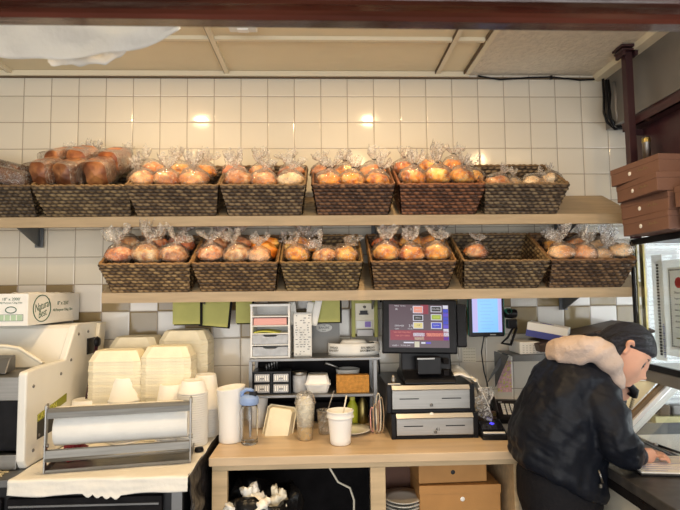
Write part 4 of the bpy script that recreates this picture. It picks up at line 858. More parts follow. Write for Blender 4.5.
# green folders hanging below the lower shelf -------------------------------
for k, (p0, p1, yb, lab, dy) in enumerate(((173, 200, 324, 'leftmost olive green order pad hanging under the shelf', 0), (201, 231, 326, 'tilted olive green order pad, second from the left under the shelf', .02), (236, 252, 323, 'olive green order pad half behind the white drawer tower', .03), (312, 340, 322, 'olive green order pad hanging above the oval sign', 0))):
    y = 2.70+dy; a = W(p0, 298, y); c = W(p1, yb, y); t = thing('order_pad', lab, 'order pad', ((a.x+c.x)/2, y, a.z+.03), 0, group='olive green order pads under the shelf'); w, h = c.x-a.x, a.z-c.z+.03
    t.rotation_euler = (0, (.0, .10, 0, .0)[k], 0)
    b = MB(); b.span((-w/2, -.004, -h), (w/2, .0, 0)); b.build('cover', MT['green'], t, bevel=.001)
    b = MB(); b.span((-w/2+.006, .0003, -h-.006), (w/2+.010, .014, 0)); b.build('backing', MT['blackm'], t)
# yellow framed gadget + switch on wall
t = thing('yellow_frame_holder', 'olive yellow framed dispenser hanging on the wall above the label roll', 'dispenser', (.228, 2.80, 1.45))
b = MB()
for x0, x1, z0, z1 in ((-.072, -.052, -.09, .12), (.052, .072, -.09, .12), (-.052, .052, .095, .12)): b.span((x0, 0, z0), (x1, .03, z1))
b.build('frame', MT['green'], t, bevel=.003)
b = MB(); b.span((-.052, .012, -.07), (.052, .02, .095)); b.build('back', MT['cream'], t); b = MB(); b.span((-.045, -.01, -.085), (.045, .03, -.045)); b.build('tray', MT['greysheet'], t, bevel=.003)
b = MB(); b.span((-.046, .0, -.04), (.04, .012, .0)); b.build('label', MT['paper'], t); b = MB(); b.span((.0, -.002, -.034), (.032, .0, -.004)); b.build('purple_label', emi('violet_print', (.0, .0, .0)) if False else mat('violet_print', (.28, .2, .55), .6), t); b = MB(); b.span((-.025, 0, .038), (.015, .012, .055)); b.span((-.03, .002, .033), (.02, .011, .04)); b.build('latch', MT['black'], t)
b = MB(); b.lathe([(.0001, .004), (.007, .003), (.008, 0)], 16, TR((0, .010, .075), (pi/2, 0, 0))); b.build('screw', MT['steel'], t)
t = thing('light_switch', 'small grey switch plate on the wall right of the yellow framed dispenser', 'switch', (.325, 2.872, 1.555)); b = MB(); b.span((-.028, 0, -.04), (.028, .006, .04)); b.build('plate', MT['greysheet'], t, bevel=.002); b = MB(); b.span((-.006, -.008, -.008), (.006, 0, .008)); b.build('toggle', MT['black'], t)

# COUNTER-TOP ITEMS -----------------------------------------------------
def cup(name, label, loc, r0, r1, h, mt='foam', ctg='cup', rim=.003, band=None, rot=None, wall=.003, group=None):
    t = thing(name, label, ctg, loc, group=group)
    if rot: t.rotation_euler = rot
    prof = [(.001, .003), (r0-.006, .003), (r0-.003, 0), (r0, .003)]+[(r0+(r1-r0)*k/8, .003+(h-.008)*k/8) for k in range(1, 9)]
    if band: prof = prof[:-2]+[(r0+(r1-r0)*band-.001, h*band), (r1+.004, h*band+.002), (r1+.004, h*band+.008), (r1, h*band+.011), (r1+.001, h-.006)]
    prof += [(r1+rim, h-.005), (r1+rim, h-.001), (r1, h), (r1-wall, h-.002), (r0-wall, .008), (.001, .008)]
    b = MB(); b.lathe(prof, 40); b.build('cup', MT[mt], t); return t
g = G(230, 442, CT); b = MB()
b.lathe([(.001, .004), (.048, .004), (.052, .0), (.053, .006), (.056, .12), (.066, .262), (.0675, .268), (.063, .268), (.053, .12), (.049, .01), (.001, .01)], 44, fn=lambda r, z, a, i: (r, (z+.008*cos(a-.3) if z > .2 else z)*.93)); o = b.build('white_pitcher', MT['foam'], None, loc=(g.x, 2.46, CT+.0005)); tag(o, 'tall plain white tub with a slanted rim at the left end of the counter', 'tub')
t = cup('white_cup', 'white cup half hidden behind the blue lidded bottle', (-.345, 2.71, CT+.0005), .042, .058, .165)
# bottle
t = thing('water_bottle', 'clear water bottle with a light blue flip lid', 'bottle', (-.343, 2.415, CT+.0005))
b = MB(); b.lathe([(.001, .004), (.030, .004), (.036, .0), (.039, .008), (.039, .03), (.0375, .08), (.039, .15), (.036, .172), (.034, .178), (.032, .172), (.036, .15), (.0345, .08), (.036, .03), (.034, .012), (.001, .012)], 36); b.build('bottle', MT['clear'], t)
b = MB(); b.lathe([(.001, .180), (.041, .178), (.0435, .183), (.0435, .203), (.039, .214), (.024, .222), (.001, .223)], 36); b.build('lid', MT['blue'], t, bevel=.001)
b = MB(); b.tube([(-.032, 0, .210), (-.034, -.004, .232), (-.015, -.006, .246), (.005, -.004, .244), (.018, 0, .236)], [.010, .010, .009, .009, .008]); b.build('carry_loop', MT['blue'], t)
b = MB(); b.box((.018, -.010, .226), (.034, .022, .018), TR((0, 0, 0), (0, .0, 0))); b.tube([(.02, -.01, .222), (.036, -.012, .236)], .007); b.build('spout', MT['black'], t, bevel=.003)
b = MB(); b.tube([(.0, 0, .178), (.004, 0, .03)], .005); b.build('straw', MT['smoke'], t)
clamshell('takeout_box', 'beige foam takeout box leaning on its edge behind the counter items', (-.222, 2.63, CT+.012), (radians(62), radians(8), radians(-4)), .150, .20, .085, 'foamy')
# iced coffee
t = thing('iced_coffee', 'tall clear cup of iced coffee with a domed lid of foam and ice', 'drink', (-.088, 2.46, CT+.0005))
b = MB(); b.lathe([(.001, .002), (.031, .002), (.033, .006), (.035, .045), (.0365, .062), (.001, .063)], 36); b.build('coffee', MT['coffee'], t)
b = MB(); b.lathe([(.001, .064), (.0365, .064), (.044, .150), (.040, .165), (.030, .19), (.012, .20), (.001, .20)], 36, fn=lambda r, z, a, i: (r*(1+.05*nz((cos(a)*3, sin(a)*3, z*50))), z)); b.build('ice', MT['ice'], t)
b = MB(); b.lathe([(.032, .0), (.0345, .003), (.0385, .064), (.0475, .168)], 36); b.build('cup', MT['film'], t)
b = MB(); b.lathe([(.0475, .166), (.051, .168), (.051, .174), (.048, .178), (.046, .195), (.038, .212), (.024, .222), (.018, .222)], 36); b.build('dome_lid', MT['frost'], t)
b = MB()
for k in range(7): b.box((.034*cos(k*2.1)*.8, .034*sin(k*2.1)*.8-.0, .165+.012*sin(k*3)), (.02, .02, .018), TR((0, 0, 0), (0, 0, 0)))
b.build('ice_cube', MT['frost'], t, bevel=.004)
# clear glass with straw
t = cup('clear_tumbler', 'clear plastic tumbler with a straw behind the big white cup', (.003, 2.55, CT+.0005), .030, .038, .115, 'film', 'tumbler', wall=.002)
b = MB(); b.tube([(-.018, 0, .01), (.048, .0, .205)], .0035); b.build('straw', MT['frost'], t)
t = cup('white_cup', 'big white deli cup with a straw at the front of the counter', (.075, 2.385, CT+.0005), .046, .0585, .150, 'foam', band=.78)
b = MB(); b.tube([(-.01, 0, .02), (.018, .0, .155), (.03, .0, .215)], .0035); b.build('straw', MT['cream'], t)
b = MB(); b.lathe([(.001, .004), (.045, .004), (.055, .0), (.062, .006), (.095, .018), (.097, .021), (.062, .011), (.001, .009)], 48); o = b.build('small_plate', MT['ceramic'], None, loc=(.135, 2.56, CT+.0005)); tag(o, 'small white plate lying on the counter behind the big white cup', 'plate')
for x, y, mm, lab, h in ((.150, 2.72, 'lime', 'yellow green squeeze bottle standing under the rack', .14), (.205, 2.74, 'gold', 'dark golden bottle under the right end of the rack', .15)):
    t = thing('sauce_bottle', lab, 'bottle', (x, y, CT+.0005)); b = MB(); b.lathe([(.001, 0), (.027, 0), (.029, .005), (.029, h*.65), (.014, h*.85), (.012, h*.9), (.001, h*.9)], 28); b.build('bottle', MT[mm], t); b = MB(); b.lathe([(.013, h*.88), (.014, h), (.001, h)], 20); b.build('cap', MT['black' if mm == 'gold' else 'yel'], t)
b = MB(); b.span((-.30, 0, 0), (.25, .05, .10)); o = b.build('dark_carton', MT['blackm'], None, loc=(-.04, 2.79, CT+.0005), bevel=.004); tag(o, 'dark low carton pushed to the wall under the rack', 'box')
# straps / paper straws left of the cash drawers
t = thing('hanging_bands', 'bunch of tan and pink looped straps between rack and cash drawers', 'straps', (.262, 2.53, CT+.0005))
for k, (x, w_, h_, mm) in enumerate(((-.012, .010, .14, 'tan'), (.005, .012, .19, 'cream'), (.018, .014, .17, 'tan'), (-.026, .008, .12, 'pink'), (.010, .006, .15, 'pink'))):
    b = MB(); b.tube([(x+w_*cos(a*pi/10), .006*k+.01*sin(a), .004+h_/2+h_/2*sin(a*pi/10)) for a in range(20)], .0028, 6, closed=True); b.build('strap', MT[mm], t)
# small bits on the upper drawer
t = thing('silver_bottle', 'small silver bottle with a white card on the left of the upper cash drawer', 'bottle', (.338, 2.50, CT+.2455))
b = MB(); b.lathe([(.001, 0), (.012, 0), (.013, .02), (.008, .028), (.009, .04), (.001, .042)], 20); b.build('bottle_body', MT['steel'], t); b = MB(); b.span((-.03, -.03, 0), (.03, -.014, .003)); b.build('card', MT['foam'], t)
# loose papers draped over the right side of the upper drawer
t = thing('draped_papers', 'crumpled clear sleeve of white papers draped over the right corner of the cash drawers', 'papers', (.70, 2.60, CT+.247))
b = MB(); b.grid(lambda u, v: (-.10+.155*u+.015*v, -.06+.16*v-.03*u, .004+.05*sin(pi*min(1, u*1.1))*(.5+.5*v)+.010*nz((u*4, v*4, 2))), 22, 12); b.build('grey_sheet', MT['paper'], t, thick=.002)
b = MB(); b.grid(lambda u, v: (.022+.075*u+.012*v*u, -.13+.17*v, .012+.012*nz((u*5, v*5, 7))-.02*u-.145*max(0, u-.25)), 22, 14); b.build('white_sheet', MT['tissue'], t, thick=.002)
b = MB(); b.grid(lambda u, v: (.035+.075*u+.01*sin(v*9), -.14+.05*v, -.02-.14*v+.012*nz((u*6, v*6, 1))-.04*u*v), 14, 14); b.build('clear_sleeve', MT['frost'], t, thick=.001)
# desk phone + card terminal
def keys(b, x0, y0, nx, ny, dx, dy, sz, z): [b.box((x0+i*dx, y0+j*dy, z), (sz, sz*.6, .004)) for i in range(nx) for j in range(ny)]
t = thing('desk_phone', 'black desk telephone with grey keys at the wall end of the counter', 'telephone', (.965, 2.76, CT+.0005), radians(-12))
b = MB(); b.prism([(-.11, 0), (.10, 0), (.10, .085), (.06, .085), (-.11, .03)], -.10, .10, 'x'); b.build('body', MT['black'], t, bevel=.006)
sl = math.atan2(.055, .17); b = MB(); TT = TR((0, -.11, .031), (sl, 0, 0)); [b.box((-.005+i*.024, .04+j*.022, .003), (.017, .013, .005), TT) for i in range(3) for j in range(5)]; b.build('keypad', MT['foam'], t)
b = MB(); b.box((.078, .085, .004), (.03, .12, .006), TT); [b.box((-.075+i*.03, .150, .004), (.018, .007, .004), TT) for i in range(3)]; b.build('index_card', MT['smoke'], t)
b = MB(); b.box((-.062, .08, .02), (.045, .17, .03), TT); b.build('handset', MT['black'], t, bevel=.010)
t = thing('wallet', 'brown and gold wallet propped beside the lower cash drawer', 'wallet', (.80, 2.565, CT+.0005), 0)
b = MB(); b.span((-.055, 0, 0), (.06, .03, .085)); b.build('wallet', MT['brownt'], t, bevel=.006); b = MB(); [b.box((-.04+k*.022, -.003, .072), (.015, .003, .014)) for k in range(5)]; b.build('gold_print', MT['gold'], t)
b = MB(); b.grid(lambda u, v: (-.05+.07*u, .0+.03*v, .086+.035*u*(1-u)*2+.02*u), 12, 4); b.build('note', MT['paper'], t, thick=.001)
t = thing('card_tray', 'black phone charging tray with a blue light beside the lower cash drawer', 'tray', (.795, 2.415, CT+.0005), radians(-4))
b = MB(); b.prism([(-.035, 0), (.13, 0), (.13, .055), (-.025, .016)], -.062, .062, 'x'); b.build('tray', MT['black'], t, bevel=.005)
TT = TR((0, -.03, .0165), (math.atan2(.039, .155), 0, 0)); b = MB(); b.box((0, .03, .001), (.10, .012, .004), TT); b.build('white_edge', MT['foam'], t); b = MB(); b.box((0, .10, .001), (.1, .085, .003), TT); b.build('glass_face', mat('glossy_black_glass', (.01, .01, .015), .08), t)
b = MB(); b.box((.01, .112, .0035), (.022, .010, .002), TT); b.box((.01, .112, .0035), (.008, .022, .002), TT); b.build('blue_light', emi('blue_led', (.08, .06, 1.0), 1.6), t)
# dotted paper + sticker on wall
def wallpaper(x0, y0, x1, y1, mm, name, lab, extra=None):
    a = W(x0, y0, YW-.003); c = W(x1, y1, YW-.003); t = thing(name, lab, 'paper', ((a.x+c.x)/2, YW-.0035, (a.z+c.z)/2)); w, h = c.x-a.x, a.z-c.z
    b = MB(); b.span((-w/2, 0, -h/2), (w/2, .002, h/2)); b.build('sheet', MT[mm], t); return t, w, h
t, w_, h_ = wallpaper(497, 361, 512, 392, 'dot', 'dotted_paper', 'pink paper with yellow dots taped to the tiles right of the cable')
b = MB(); rnd = random.Random(2); [b.box((rnd.uniform(-w_/2, w_/2)*.95, -.001, rnd.uniform(-h_/2, h_/2)*.95), (.008, .001, .008)) for k in range(34)]; b.build('yellow_dots', MT['yel'], t)
t, w_, h_ = wallpaper(462, 348, 476, 362, 'cream', 'wall_note', 'small cream note with pencil marks on the tiles beside the till')
b = MB(); [b.box((-w_/2+.012+.014*i, -.001, -h_/2+.01+.016*j), (.009, .001, .002), TR((0, 0, 0), (0, 0, 0))) for i in range(5) for j in range(5)]; b.build('marks', MT['gold'], t)

# UNDER THE COUNTER -----------------------------------------------
t = thing('cardboard_box', 'upper orange brown cardboard box under the counter, slightly turned', 'box', (.575, 2.33, .755), radians(2.5), group='cardboard boxes under the counter')
def boxthing(t, w, d, h, mm='cardo', hole=None, lid=.03):
    b = MB(); b.span((-w/2, 0, 0), (w/2, d, h)); b.build('carton', MT[mm], t, bevel=.003)
    if lid: b = MB(); b.span((-w/2-.002, -.003, h-lid), (w/2+.002, -.0001, h+.001)); b.build('front_flap', MT[mm], t)
    if hole: b = MB(); b.lathe([(.0001, .0015), (.009, .0015), (.010, 0)], 20, TR((hole[0], -.0005-(.003 if hole[1] > h-lid else 0), hole[1]), (pi/2, 0, 0))); b.build('vent_hole', MT['foam'] if hole[2] else MT['ink'], t)
boxthing(t, .31, .30, .086, 'cardo', (0, .045, 0), 0)
t = thing('cardboard_box', 'lower larger orange brown cardboard box with a pale vent hole', 'box', (.60, 2.31, .5405), 0, group='cardboard boxes under the counter'); boxthing(t, .36, .34, .210, 'cardo', (.01, .150, 1), .035)
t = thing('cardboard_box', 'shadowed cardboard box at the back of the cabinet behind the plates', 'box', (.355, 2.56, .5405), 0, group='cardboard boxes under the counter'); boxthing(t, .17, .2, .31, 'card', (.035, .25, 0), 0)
PL = None
for k in range(9):
    z = .5405+k*.0155
    if PL is None:
        b = MB(); b.lathe([(.001, .004), (.045, .004), (.055, .0), (.060, .005), (.090, .018), (.093, .0215), (.060, .010), (.001, .008)], 44); PL = b.build('plate', MT['ceramic'], None, loc=(.352, 2.38, z)); tag(PL, 'white ceramic plate inside the stack under the counter', 'plate', 'stack of plates under the counter')
    else:
        o = dup(PL, (.352+.001*(k % 3), 2.38, z)); 
        if k == 8: o['label'] = 'top white ceramic plate of the stack under the counter'
b = MB(); b.tube([G(322, 470, .85)+Vector((0, .2, 0)), W(338, 482, 2.5), W(350, 488, 2.46), W(354, 500, 2.45), W(354, 512, 2.45), W(352, 560, 2.45)], .005); o = b.build('white_cable', MT['cream'], None); tag(o, 'pale cable curving down in the dark opening under the counter', 'cable')
# bin with black bag
t = thing('waste_bin', 'bin lined with a loose black bag under the left end of the counter', 'bin', (-.275, 2.33, 0.0005))
b = MB(); b.lathe([(.001, 0), (.13, 0), (.15, .62), (.145, .62), (.12, .01), (.001, .01)], 36); b.build('bin', MT['blacksteel'], t)
def bagf(r, z, a, i): k = 1+.10*sin(7*a+i)+.12*nz((cos(a)*2, sin(a)*2, z*6)); return r*k, z+.02*sin(3*a+1)+.012*nz((cos(a)*5, sin(a)*5, i))
b = MB(); b.lathe([(.158, .50), (.166, .60), (.172, .68), (.160, .735), (.145, .745), (.125, .72), (.115, .62), (.10, .58)], 60, fn=bagf); b.build('bag', MT['bag'], t)
def crumple(name, label, loc, s, mm, seed, grp='waste paper in the bin', sc=(1, 1, 1)):
    b = MB()
    def f(u, v):
        a = 2*pi*u; e = pi*(v-.5); x, y, z = cos(e)*cos(a), cos(e)*sin(a), sin(e); r = 1+.9*nz((x*1.5+seed, y*1.5, z*1.5))+.5*nz((x*4+seed, y*4, z*4)); return (x*r*s, y*r*s, z*r*s)
    b.grid(f, 37, 25); o = b.build(name, MT[mm], None, loc=loc); o.scale = sc; return tag(o, label, 'waste paper', grp)
crumple('crumpled_napkin', 'cream crumpled napkin at the upper left in the black bin bag', W(250, 497, 2.26), .042, 'paper', 3)
crumple('crumpled_paper', 'white printed crumpled paper at the front of the bin bag', W(258, 508, 2.22), .055, 'tissue', 6, sc=(1.1, 1, .8))
crumple('crumpled_carton', 'pinkish torn carton piece at the right of the bin bag', W(278, 500, 2.27), .045, 'cream', 9, sc=(.8, .8, 1.2))
crumple('crumpled_towel', 'flat pale paper towel at the left edge of the bin bag', W(236, 512, 2.24), .05, 'paper', 12, sc=(1.2, 1, .6))
b = MB(); b.lathe([(.0001, .02), (.014, .014), (.02, 0), (.014, -.014), (.0001, -.02)], 20); o = b.build('small_white_knob', MT['ceramic'], None, loc=W(302, 508, 2.5)); o.location.z = .0; bpy.data.objects.remove(o)

# ================================================================ LEFT: PREP TABLE, WRAPPER, CUPS, SLICER
t = thing('prep_table', 'dark steel prep table under the slicer and wrapping station', 'table', (0, 0, 0)); PX0, PX1, PY0 = -2.3, -.522, 2.02
b = MB(); b.span((PX0, PY0, CT-.03), (PX1, 2.86, CT-.001)); b.build('table_top', MT['steeldk'], t, bevel=.003)
b = MB(); b.span((PX0, PY0+.03, .0), (PX1-.02, 2.86, CT-.0301)); b.build('body', MT['blacksteel'], t)
for x0, x1 in ((-2.0, -1.22), (-1.20, -.62)):
    b = MB(); b.span((x0, PY0+.008, CT-.25), (x1, PY0+.03, CT-.075)); o = b.build('drawer_front', MT['blackm'], t, bevel=.004)
    b = MB(); b.span((x0+.01, PY0+.002, CT-.105), (x1-.01, PY0+.008, CT-.098)); b.build('pull_edge', MT['steeldk'], o)
b = MB(); b.span((PX1-.06, PY0+.004, 0), (PX1-.02, PY0+.03, CT-.0301)); b.build('leg', MT['steeldk'], t)
# cloth: lies on the table and hangs over its front edge with a torn hem
b = MB()
def clothf(u, v):
    x = -1.185+(.668)*u
    if v < .8: y = 2.80-(v/.8)*.792; z = CT+.003+.0025*nz((x*9, y*9, 2)); x += .0*u
    else:
        k = (v-.8)/.2; y = 2.006-.004*k+.004*nz((x*12, k*3, 5)); z = CT+.003-k*(.058+.010*nz((x*7, 0, 4))+(.014 if .42 < u < .62 else 0)*abs(sin(u*60)))
    if u > .98 and v < .8: x -= 0
    return (x+.006*nz((y*9, 0, 3)), y, z)
b.grid(clothf, 90, 60); o = b.build('table_cloth', MT['cloth'], None, thick=.0015); tag(o, 'creased white paper cloth covering the wrapping end of the prep table', 'cloth')
b = MB()
def foil(u, v): return (PX1+.004+.018*(nz((u*7, v*7, 3))+.4)*min(1, v*5)+.01*v, 2.015+.80*u, CT+.006-.42*v+.02*nz((u*4, 0, 1)))
b.grid(foil, 60, 30); o = b.build('black_plastic_sheet', mat('shiny_black_film', (.03, .028, .03), .22, bump=1.0, bscale=16), None, thick=.001); tag(o, 'crumpled shiny black plastic hanging down the right side of the prep table', 'plastic sheet')

# wrapping stand
t = thing('wrap_dispenser', 'steel stand holding a wide roll of white wrapping paper', 'wrap dispenser', (-.815, 2.115, CT+.0055), radians(10)); wl = .535
b = MB(); b.span((-wl/2, -.005, 0), (wl/2, .24, .003)); b.span((-wl/2, -.008, 0), (wl/2, -.005, .012)); b.build('base_plate', MT['bar'], t)
for sx in (-1, 1):
    x = sx*(wl/2+.004); b = MB(); b.prism([(-.012, 0), (.012, 0), (.022, .235), (.03, .25), (.02, .262), (-.002, .258), (-.006, .235)], x-.003, x+.003, 'x'); b.span((x-.003, .0, 0), (x+.003, .24, .02)); b.lathe([(.0001, .006), (.012, .006), (.012, -.006), (.0001, -.006)], 20, TR((x, .010, .245), (0, pi/2, 0))); b.lathe([(.0001, .008), (.008, .008), (.008, -.008), (.0001, -.008)], 16, TR((x, .01, .10), (0, pi/2, 0))); b.build('side_bracket', MT['steel'], t, bevel=.001)
b = MB(); b.span((-wl/2, -.002, .205), (wl/2, .004, .230)); b.prism([(-.006, .229), (.012, .229), (.02, .243), (.0, .243)], -wl/2, wl/2, 'x'); b.build('top_bar', MT['bar'], t)
b = MB(); b.prism([(-.014, .052), (-.010, .085), (.0, .088), (.004, .052)], -wl/2, wl/2, 'x'); b.tube([(-wl/2, -.01, .05), (wl/2, -.01, .05)], .008, 12); b.build('cutter_bar', MT['bar'], t)
b = MB(); b.lathe([(.0001, -wl/2+.012), (.070, -wl/2+.012), (.070, wl/2-.012), (.0001, wl/2-.012)], 48, TR((0, .092, .148), (0, pi/2, 0)), smooth=False); b.build('paper_roll', MT['paper'], t)
b = MB(); b.grid(lambda u, v: (-wl/2+.02+(wl-.05)*u, .09*(1-v)-.003*v+.0, .218+.032*sin(v*pi*.5+.4)-.012*v), 20, 8); b.build('paper_end', MT['paper'], t, thick=.001)
crumple('red_film_scrap', 'crumpled red plastic film tucked under the left end of the wrapping stand', Vector((-1.045, 2.22, CT+.033)), .042, 'redp', 4, None, (1.5, 1.1, .7))
b = MB(); b.lathe([(.0001, .018), (.016, .016), (.02, .008), (.02, 0), (.0001, 0)], 24); o = b.build('round_stopper', MT['black'], None, loc=(-.545, 2.30, CT+.0055)); tag(o, 'small black cap on the cloth right of the wrapping stand', 'cap')

# inverted foam cup stacks
def cone(r0, r1, h): 
    b = MB(); b.lathe([(r1+.004, 0), (r1+.004, .004), (r1, .005), (r0, h-.003), (r0-.003, h), (r0-.007, h), (r0-.009, h-.003), (.001, h-.003)], 36)
    return b
def cupstack(px, py_top, Y, wtop_px, wbot_px, hcup, nn, pitch, where, lean=0):
    r0 = wtop_px/2*Y/FPX; r1 = wbot_px/2*Y/FPX; ztop = W(px, py_top, Y).z; x = W(px, py_top, Y).x; src = None; z0 = CT+.0055
    # fit whole cups down to the table
    nn = max(1, int(round((ztop-hcup-z0)/pitch))+1); pitch = (ztop-hcup-z0)/max(1, nn-1) if nn > 1 else 0
    me = cone(r0, r1, hcup)
    for k in range(nn):
        last = k == nn-1
        lab = 'uppermost upturned foam cup of the %s' % where if last else 'upturned foam cup nested below the top one in the %s' % where
        loc = (x+lean*k*.001, Y+.0*k, z0+k*pitch)
        if src is None: src = me.build('foam_cup', MT['foam'], None, loc=loc); tag(src, lab, 'cup', 'nested foam cups in the '+where); o = src
        else: o = dup(src, loc, label=lab)
cupstack(86, 399, 2.50, 24, 28, .085, 9, .011, 'short stack at the slicer')
cupstack(126, 377, 2.50, 22, 31, .105, 9, .012, 'stack before the left boxes')
cupstack(171, 384, 2.46, 21, 27, .095, 9, .012, 'stack before the right boxes')
cupstack(193, 380, 2.42, 21, 27, .055, 9, .010, 'tall ribbed stack')
cupstack(205, 374, 2.58, 21, 30, .16, 9, .012, 'stack farthest to the right')

# stacks of hinged foam boxes
def nest_tray():
    b = MB(); w = .250; k = .03
    def loop(s, z, kk=k): a = w/2*s; return [(a-kk, -a, z), (a, -a+kk, z), (a, a-kk, z), (a-kk, a, z), (-a+kk, a, z), (-a, a-kk, z), (-a, -a+kk, z), (-a+kk, -a, z)]
    vs = loop(.985, 0)+loop(1, .0015)+loop(1, .0118)+loop(.992, .0134); fs = [(i*8+q, i*8+(q+1) % 8, (i+1)*8+(q+1) % 8, (i+1)*8+q) for i in range(3) for q in range(8)]+[tuple(range(24, 32)), tuple(range(7, -1, -1))]
    b.add(vs, fs); return b
def nest_top():
    b = MB(); w = .250
    def loop(s, z, kk=.03): a = w/2*s; return [(a-kk, -a, z), (a, -a+kk, z), (a, a-kk, z), (a-kk, a, z), (-a+kk, a, z), (-a, a-kk, z), (-a, -a+kk, z), (-a+kk, -a, z)]
    vs = loop(.99, 0)+loop(1, .006)+loop(.97, .010)+loop(.80, .050)+loop(.76, .054)+loop(.70, .054)+loop(.68, .050); fs = [(i*8+q, i*8+(q+1) % 8, (i+1)*8+(q+1) % 8, (i+1)*8+q) for i in range(6) for q in range(8)]+[tuple(range(48, 56)), tuple(range(7, -1, -1))]
    b.add(vs, fs); return b
NT, NP = nest_tray().build('t', MT['foamy']), nest_top().build('t', MT['foamy'], bevel=.002)
def boxstack(x, y, n_, sx, sy, where, rz=0, dz=0):
    z = CT+.006
    for k in range(n_+1):
        src = NP if k == n_ else NT; o = src.copy(); COL.objects.link(o); o.name = 'foam_food_box'; o.location = (x+.0015*sin(k*1.7), y+.0015*sin(k*2.3), z+k*.0152); o.rotation_euler = (0, 0, rz+.01*sin(k)); o.scale = (sx, sy, 1.12 if k < n_ else 1)
        tag(o, ('topmost cream foam box of the %s' if k == n_ else 'cream foam box nested inside the %s') % where, 'food box', 'cream foam food boxes in the '+where)
boxstack(-.985, 2.535, 24, .98, .6, 'front left stack'); boxstack(-.97, 2.745, 27, .98, .8, 'rear left stack'); boxstack(-.745, 2.535, 25, .93, .6, 'front right stack'); boxstack(-.715, 2.745, 29, .98, .8, 'rear right stack')
bpy.data.objects.remove(NT); bpy.data.objects.remove(NP)

# bread slicer
SX = -1.19; z0 = CT
t = thing('bread_slicer', 'white enamelled bread slicing machine at the left edge', 'bread slicer', (SX, 2.12, z0+.0)); 
prof = [(.0, .035), (.0, .365), (-.0, .375), (.01, .385), (.10, .392), (.31, .392), (.405, .545), (.43, .552), (.70, .545), (.60, .10), (.58, .0), (.02, .0)]
b = MB(); b.prism(prof, -.035, 0, 'x'); b.build('side_panel', MT['white'], t, bevel=.010)
b = MB(); b.prism([(q[0], q[1]) for q in prof], -.93, -.895, 'x'); b.build('side_panel', MT['white'], t, bevel=.010)
b = MB(); b.prism([(.405, .53), (.43, .545), (.70, .54), (.60, .10), (.56, .10), (.30, .36), (.31, .38)], -.895, -.035, 'x'); b.build('back_housing', MT['white'], t, bevel=.004)
b = MB(); b.prism([(.62, .54), (.70, .54), (.60, .10), (.55, .10)], .0005, .022, 'x'); b.build('rear_strip', MT['cream'], t, bevel=.004)
b = MB(); b.span((-.895, .01, .27), (-.035, .03, .365)); b.span((-.895, .005, .0), (-.035, .03, .06)); b.build('front_panel', MT['steel'], t, bevel=.003)
b = MB(); b.span((-.895, .06, .06), (-.035, .40, .27)); b.build('dark_opening', MT['black'], t)
b = MB(); b.prism([(.03, .365), (.30, .375), (.30, .36), (.03, .35)], -.895, -.035, 'x'); b.span((-.895, .012, .30), (-.05, .015, .31)); b.build('table_plate', MT['steeldk'], t)
b = MB(); b.prism([(.06, .37), (.09, .43), (.13, .44), (.13, .375)], -.62, -.12, 'x'); b.span((-.75, .04, .372), (-.16, .075, .405)); b.build('bread_rail', MT['steeldk'], t, bevel=.004)
b = MB(); b.span((-.70, .03, .372), (-.15, .040, .386)); b.build('yellow_strip', MT['yel'], t)
# arched cream hood in front of the blades
b = MB(); hp = [(-.86, .375), (-.86, .452), (-.84, .470), (-.21, .470), (-.15, .460), (-.045, .394), (-.05, .380), (-.10, .376), (-.30, .376)]
b.prism(hp, .20, .222, 'y'); b.tube([(x, .20, z+.0) for x, z in hp[1:6]], .008); b.build('blade_hood', MT['cream'], t, bevel=.004)
for (yy, zz) in ((.05, .32), (.27, .335), (.36, .385), (.43, .50), (.64, .505), (.53, .505), (.06, .06), (.10, .11)):
    b = MB(); b.lathe([(.0001, .004), (.006, .0035), (.0075, 0)], 14, TR((.0, yy, zz), (0, pi/2, 0))); b.build('bolt', MT['steeldk'], t)
for x, z in ((-.10, .49), (-.10, .42)):
    b = MB(); b.lathe([(.0001, .004), (.006, .0035), (.0075, 0)], 14, TR((x, .385-(.545-z)*.62+.035, z), (pi/2-.55, 0, 0))); b.build('bolt', MT['steeldk'], t)
b = MB(); b.span((.0005, .52, .39), (.004, .62, .47)); b.build('lever_plate', MT['black'], t); b = MB(); b.lathe([(.0001, .012), (.02, .010), (.027, 0), (.02, -.010), (.0001, -.012)], 24, TR((.06, .50, .455), (0, pi/2, 0))); b.build('lever_knob', MT['black'], t)
b = MB(); b.tube([(.058, .50, .44), (.058, .44, .28), (.056, .38, .12)], .009, 10); b.tube([(.0, .37, .11), (.058, .38, .115)], .010, 10); b.build('lever', MT['maroon'], t)
# caution label on the side (slanted, follows the panel)
sh = math.tan(radians(6)); b = MB(); b.prism([(.085, .168), (.245, .200), (.245, .100), (.085, .095)], .0005, .0015, 'x'); lb = b.build('warning_label', MT['ink'], t)
b = MB(); b.prism([(.085, .196), (.325, .238), (.325, .200), (.085, .166)], .0006, .0018, 'x'); b.build('yellow_green_band', mat('yellow_green_print', (.25, .27, .02), .5), lb)
text('CAUTION', 'lettering', .036, MT['yel'], lb, (.0025, .160, .194), (pi/2, -radians(9), pi/2), .0003, sx=.95)
b = MB(); rnd = random.Random(8)
for k in range(70): b.box((-.93+.03+rnd.random()*.86+.0, -.02-rnd.random()*.07, .004), (.006+rnd.random()*.008, .006, .005))
o = b.build('bread_crumbs', MT['yel'], None, loc=(SX, 2.12, CT)); tag(o, 'scattered bread crumbs at the foot of the slicer', 'crumbs', kind='stuff'); bpy.data.objects.remove(o)
b = MB()
for k in range(160): b.box((-.60+rnd.random()*.55, -.085+rnd.random()*.07, .003), (.006+rnd.random()*.008, .006, .005))
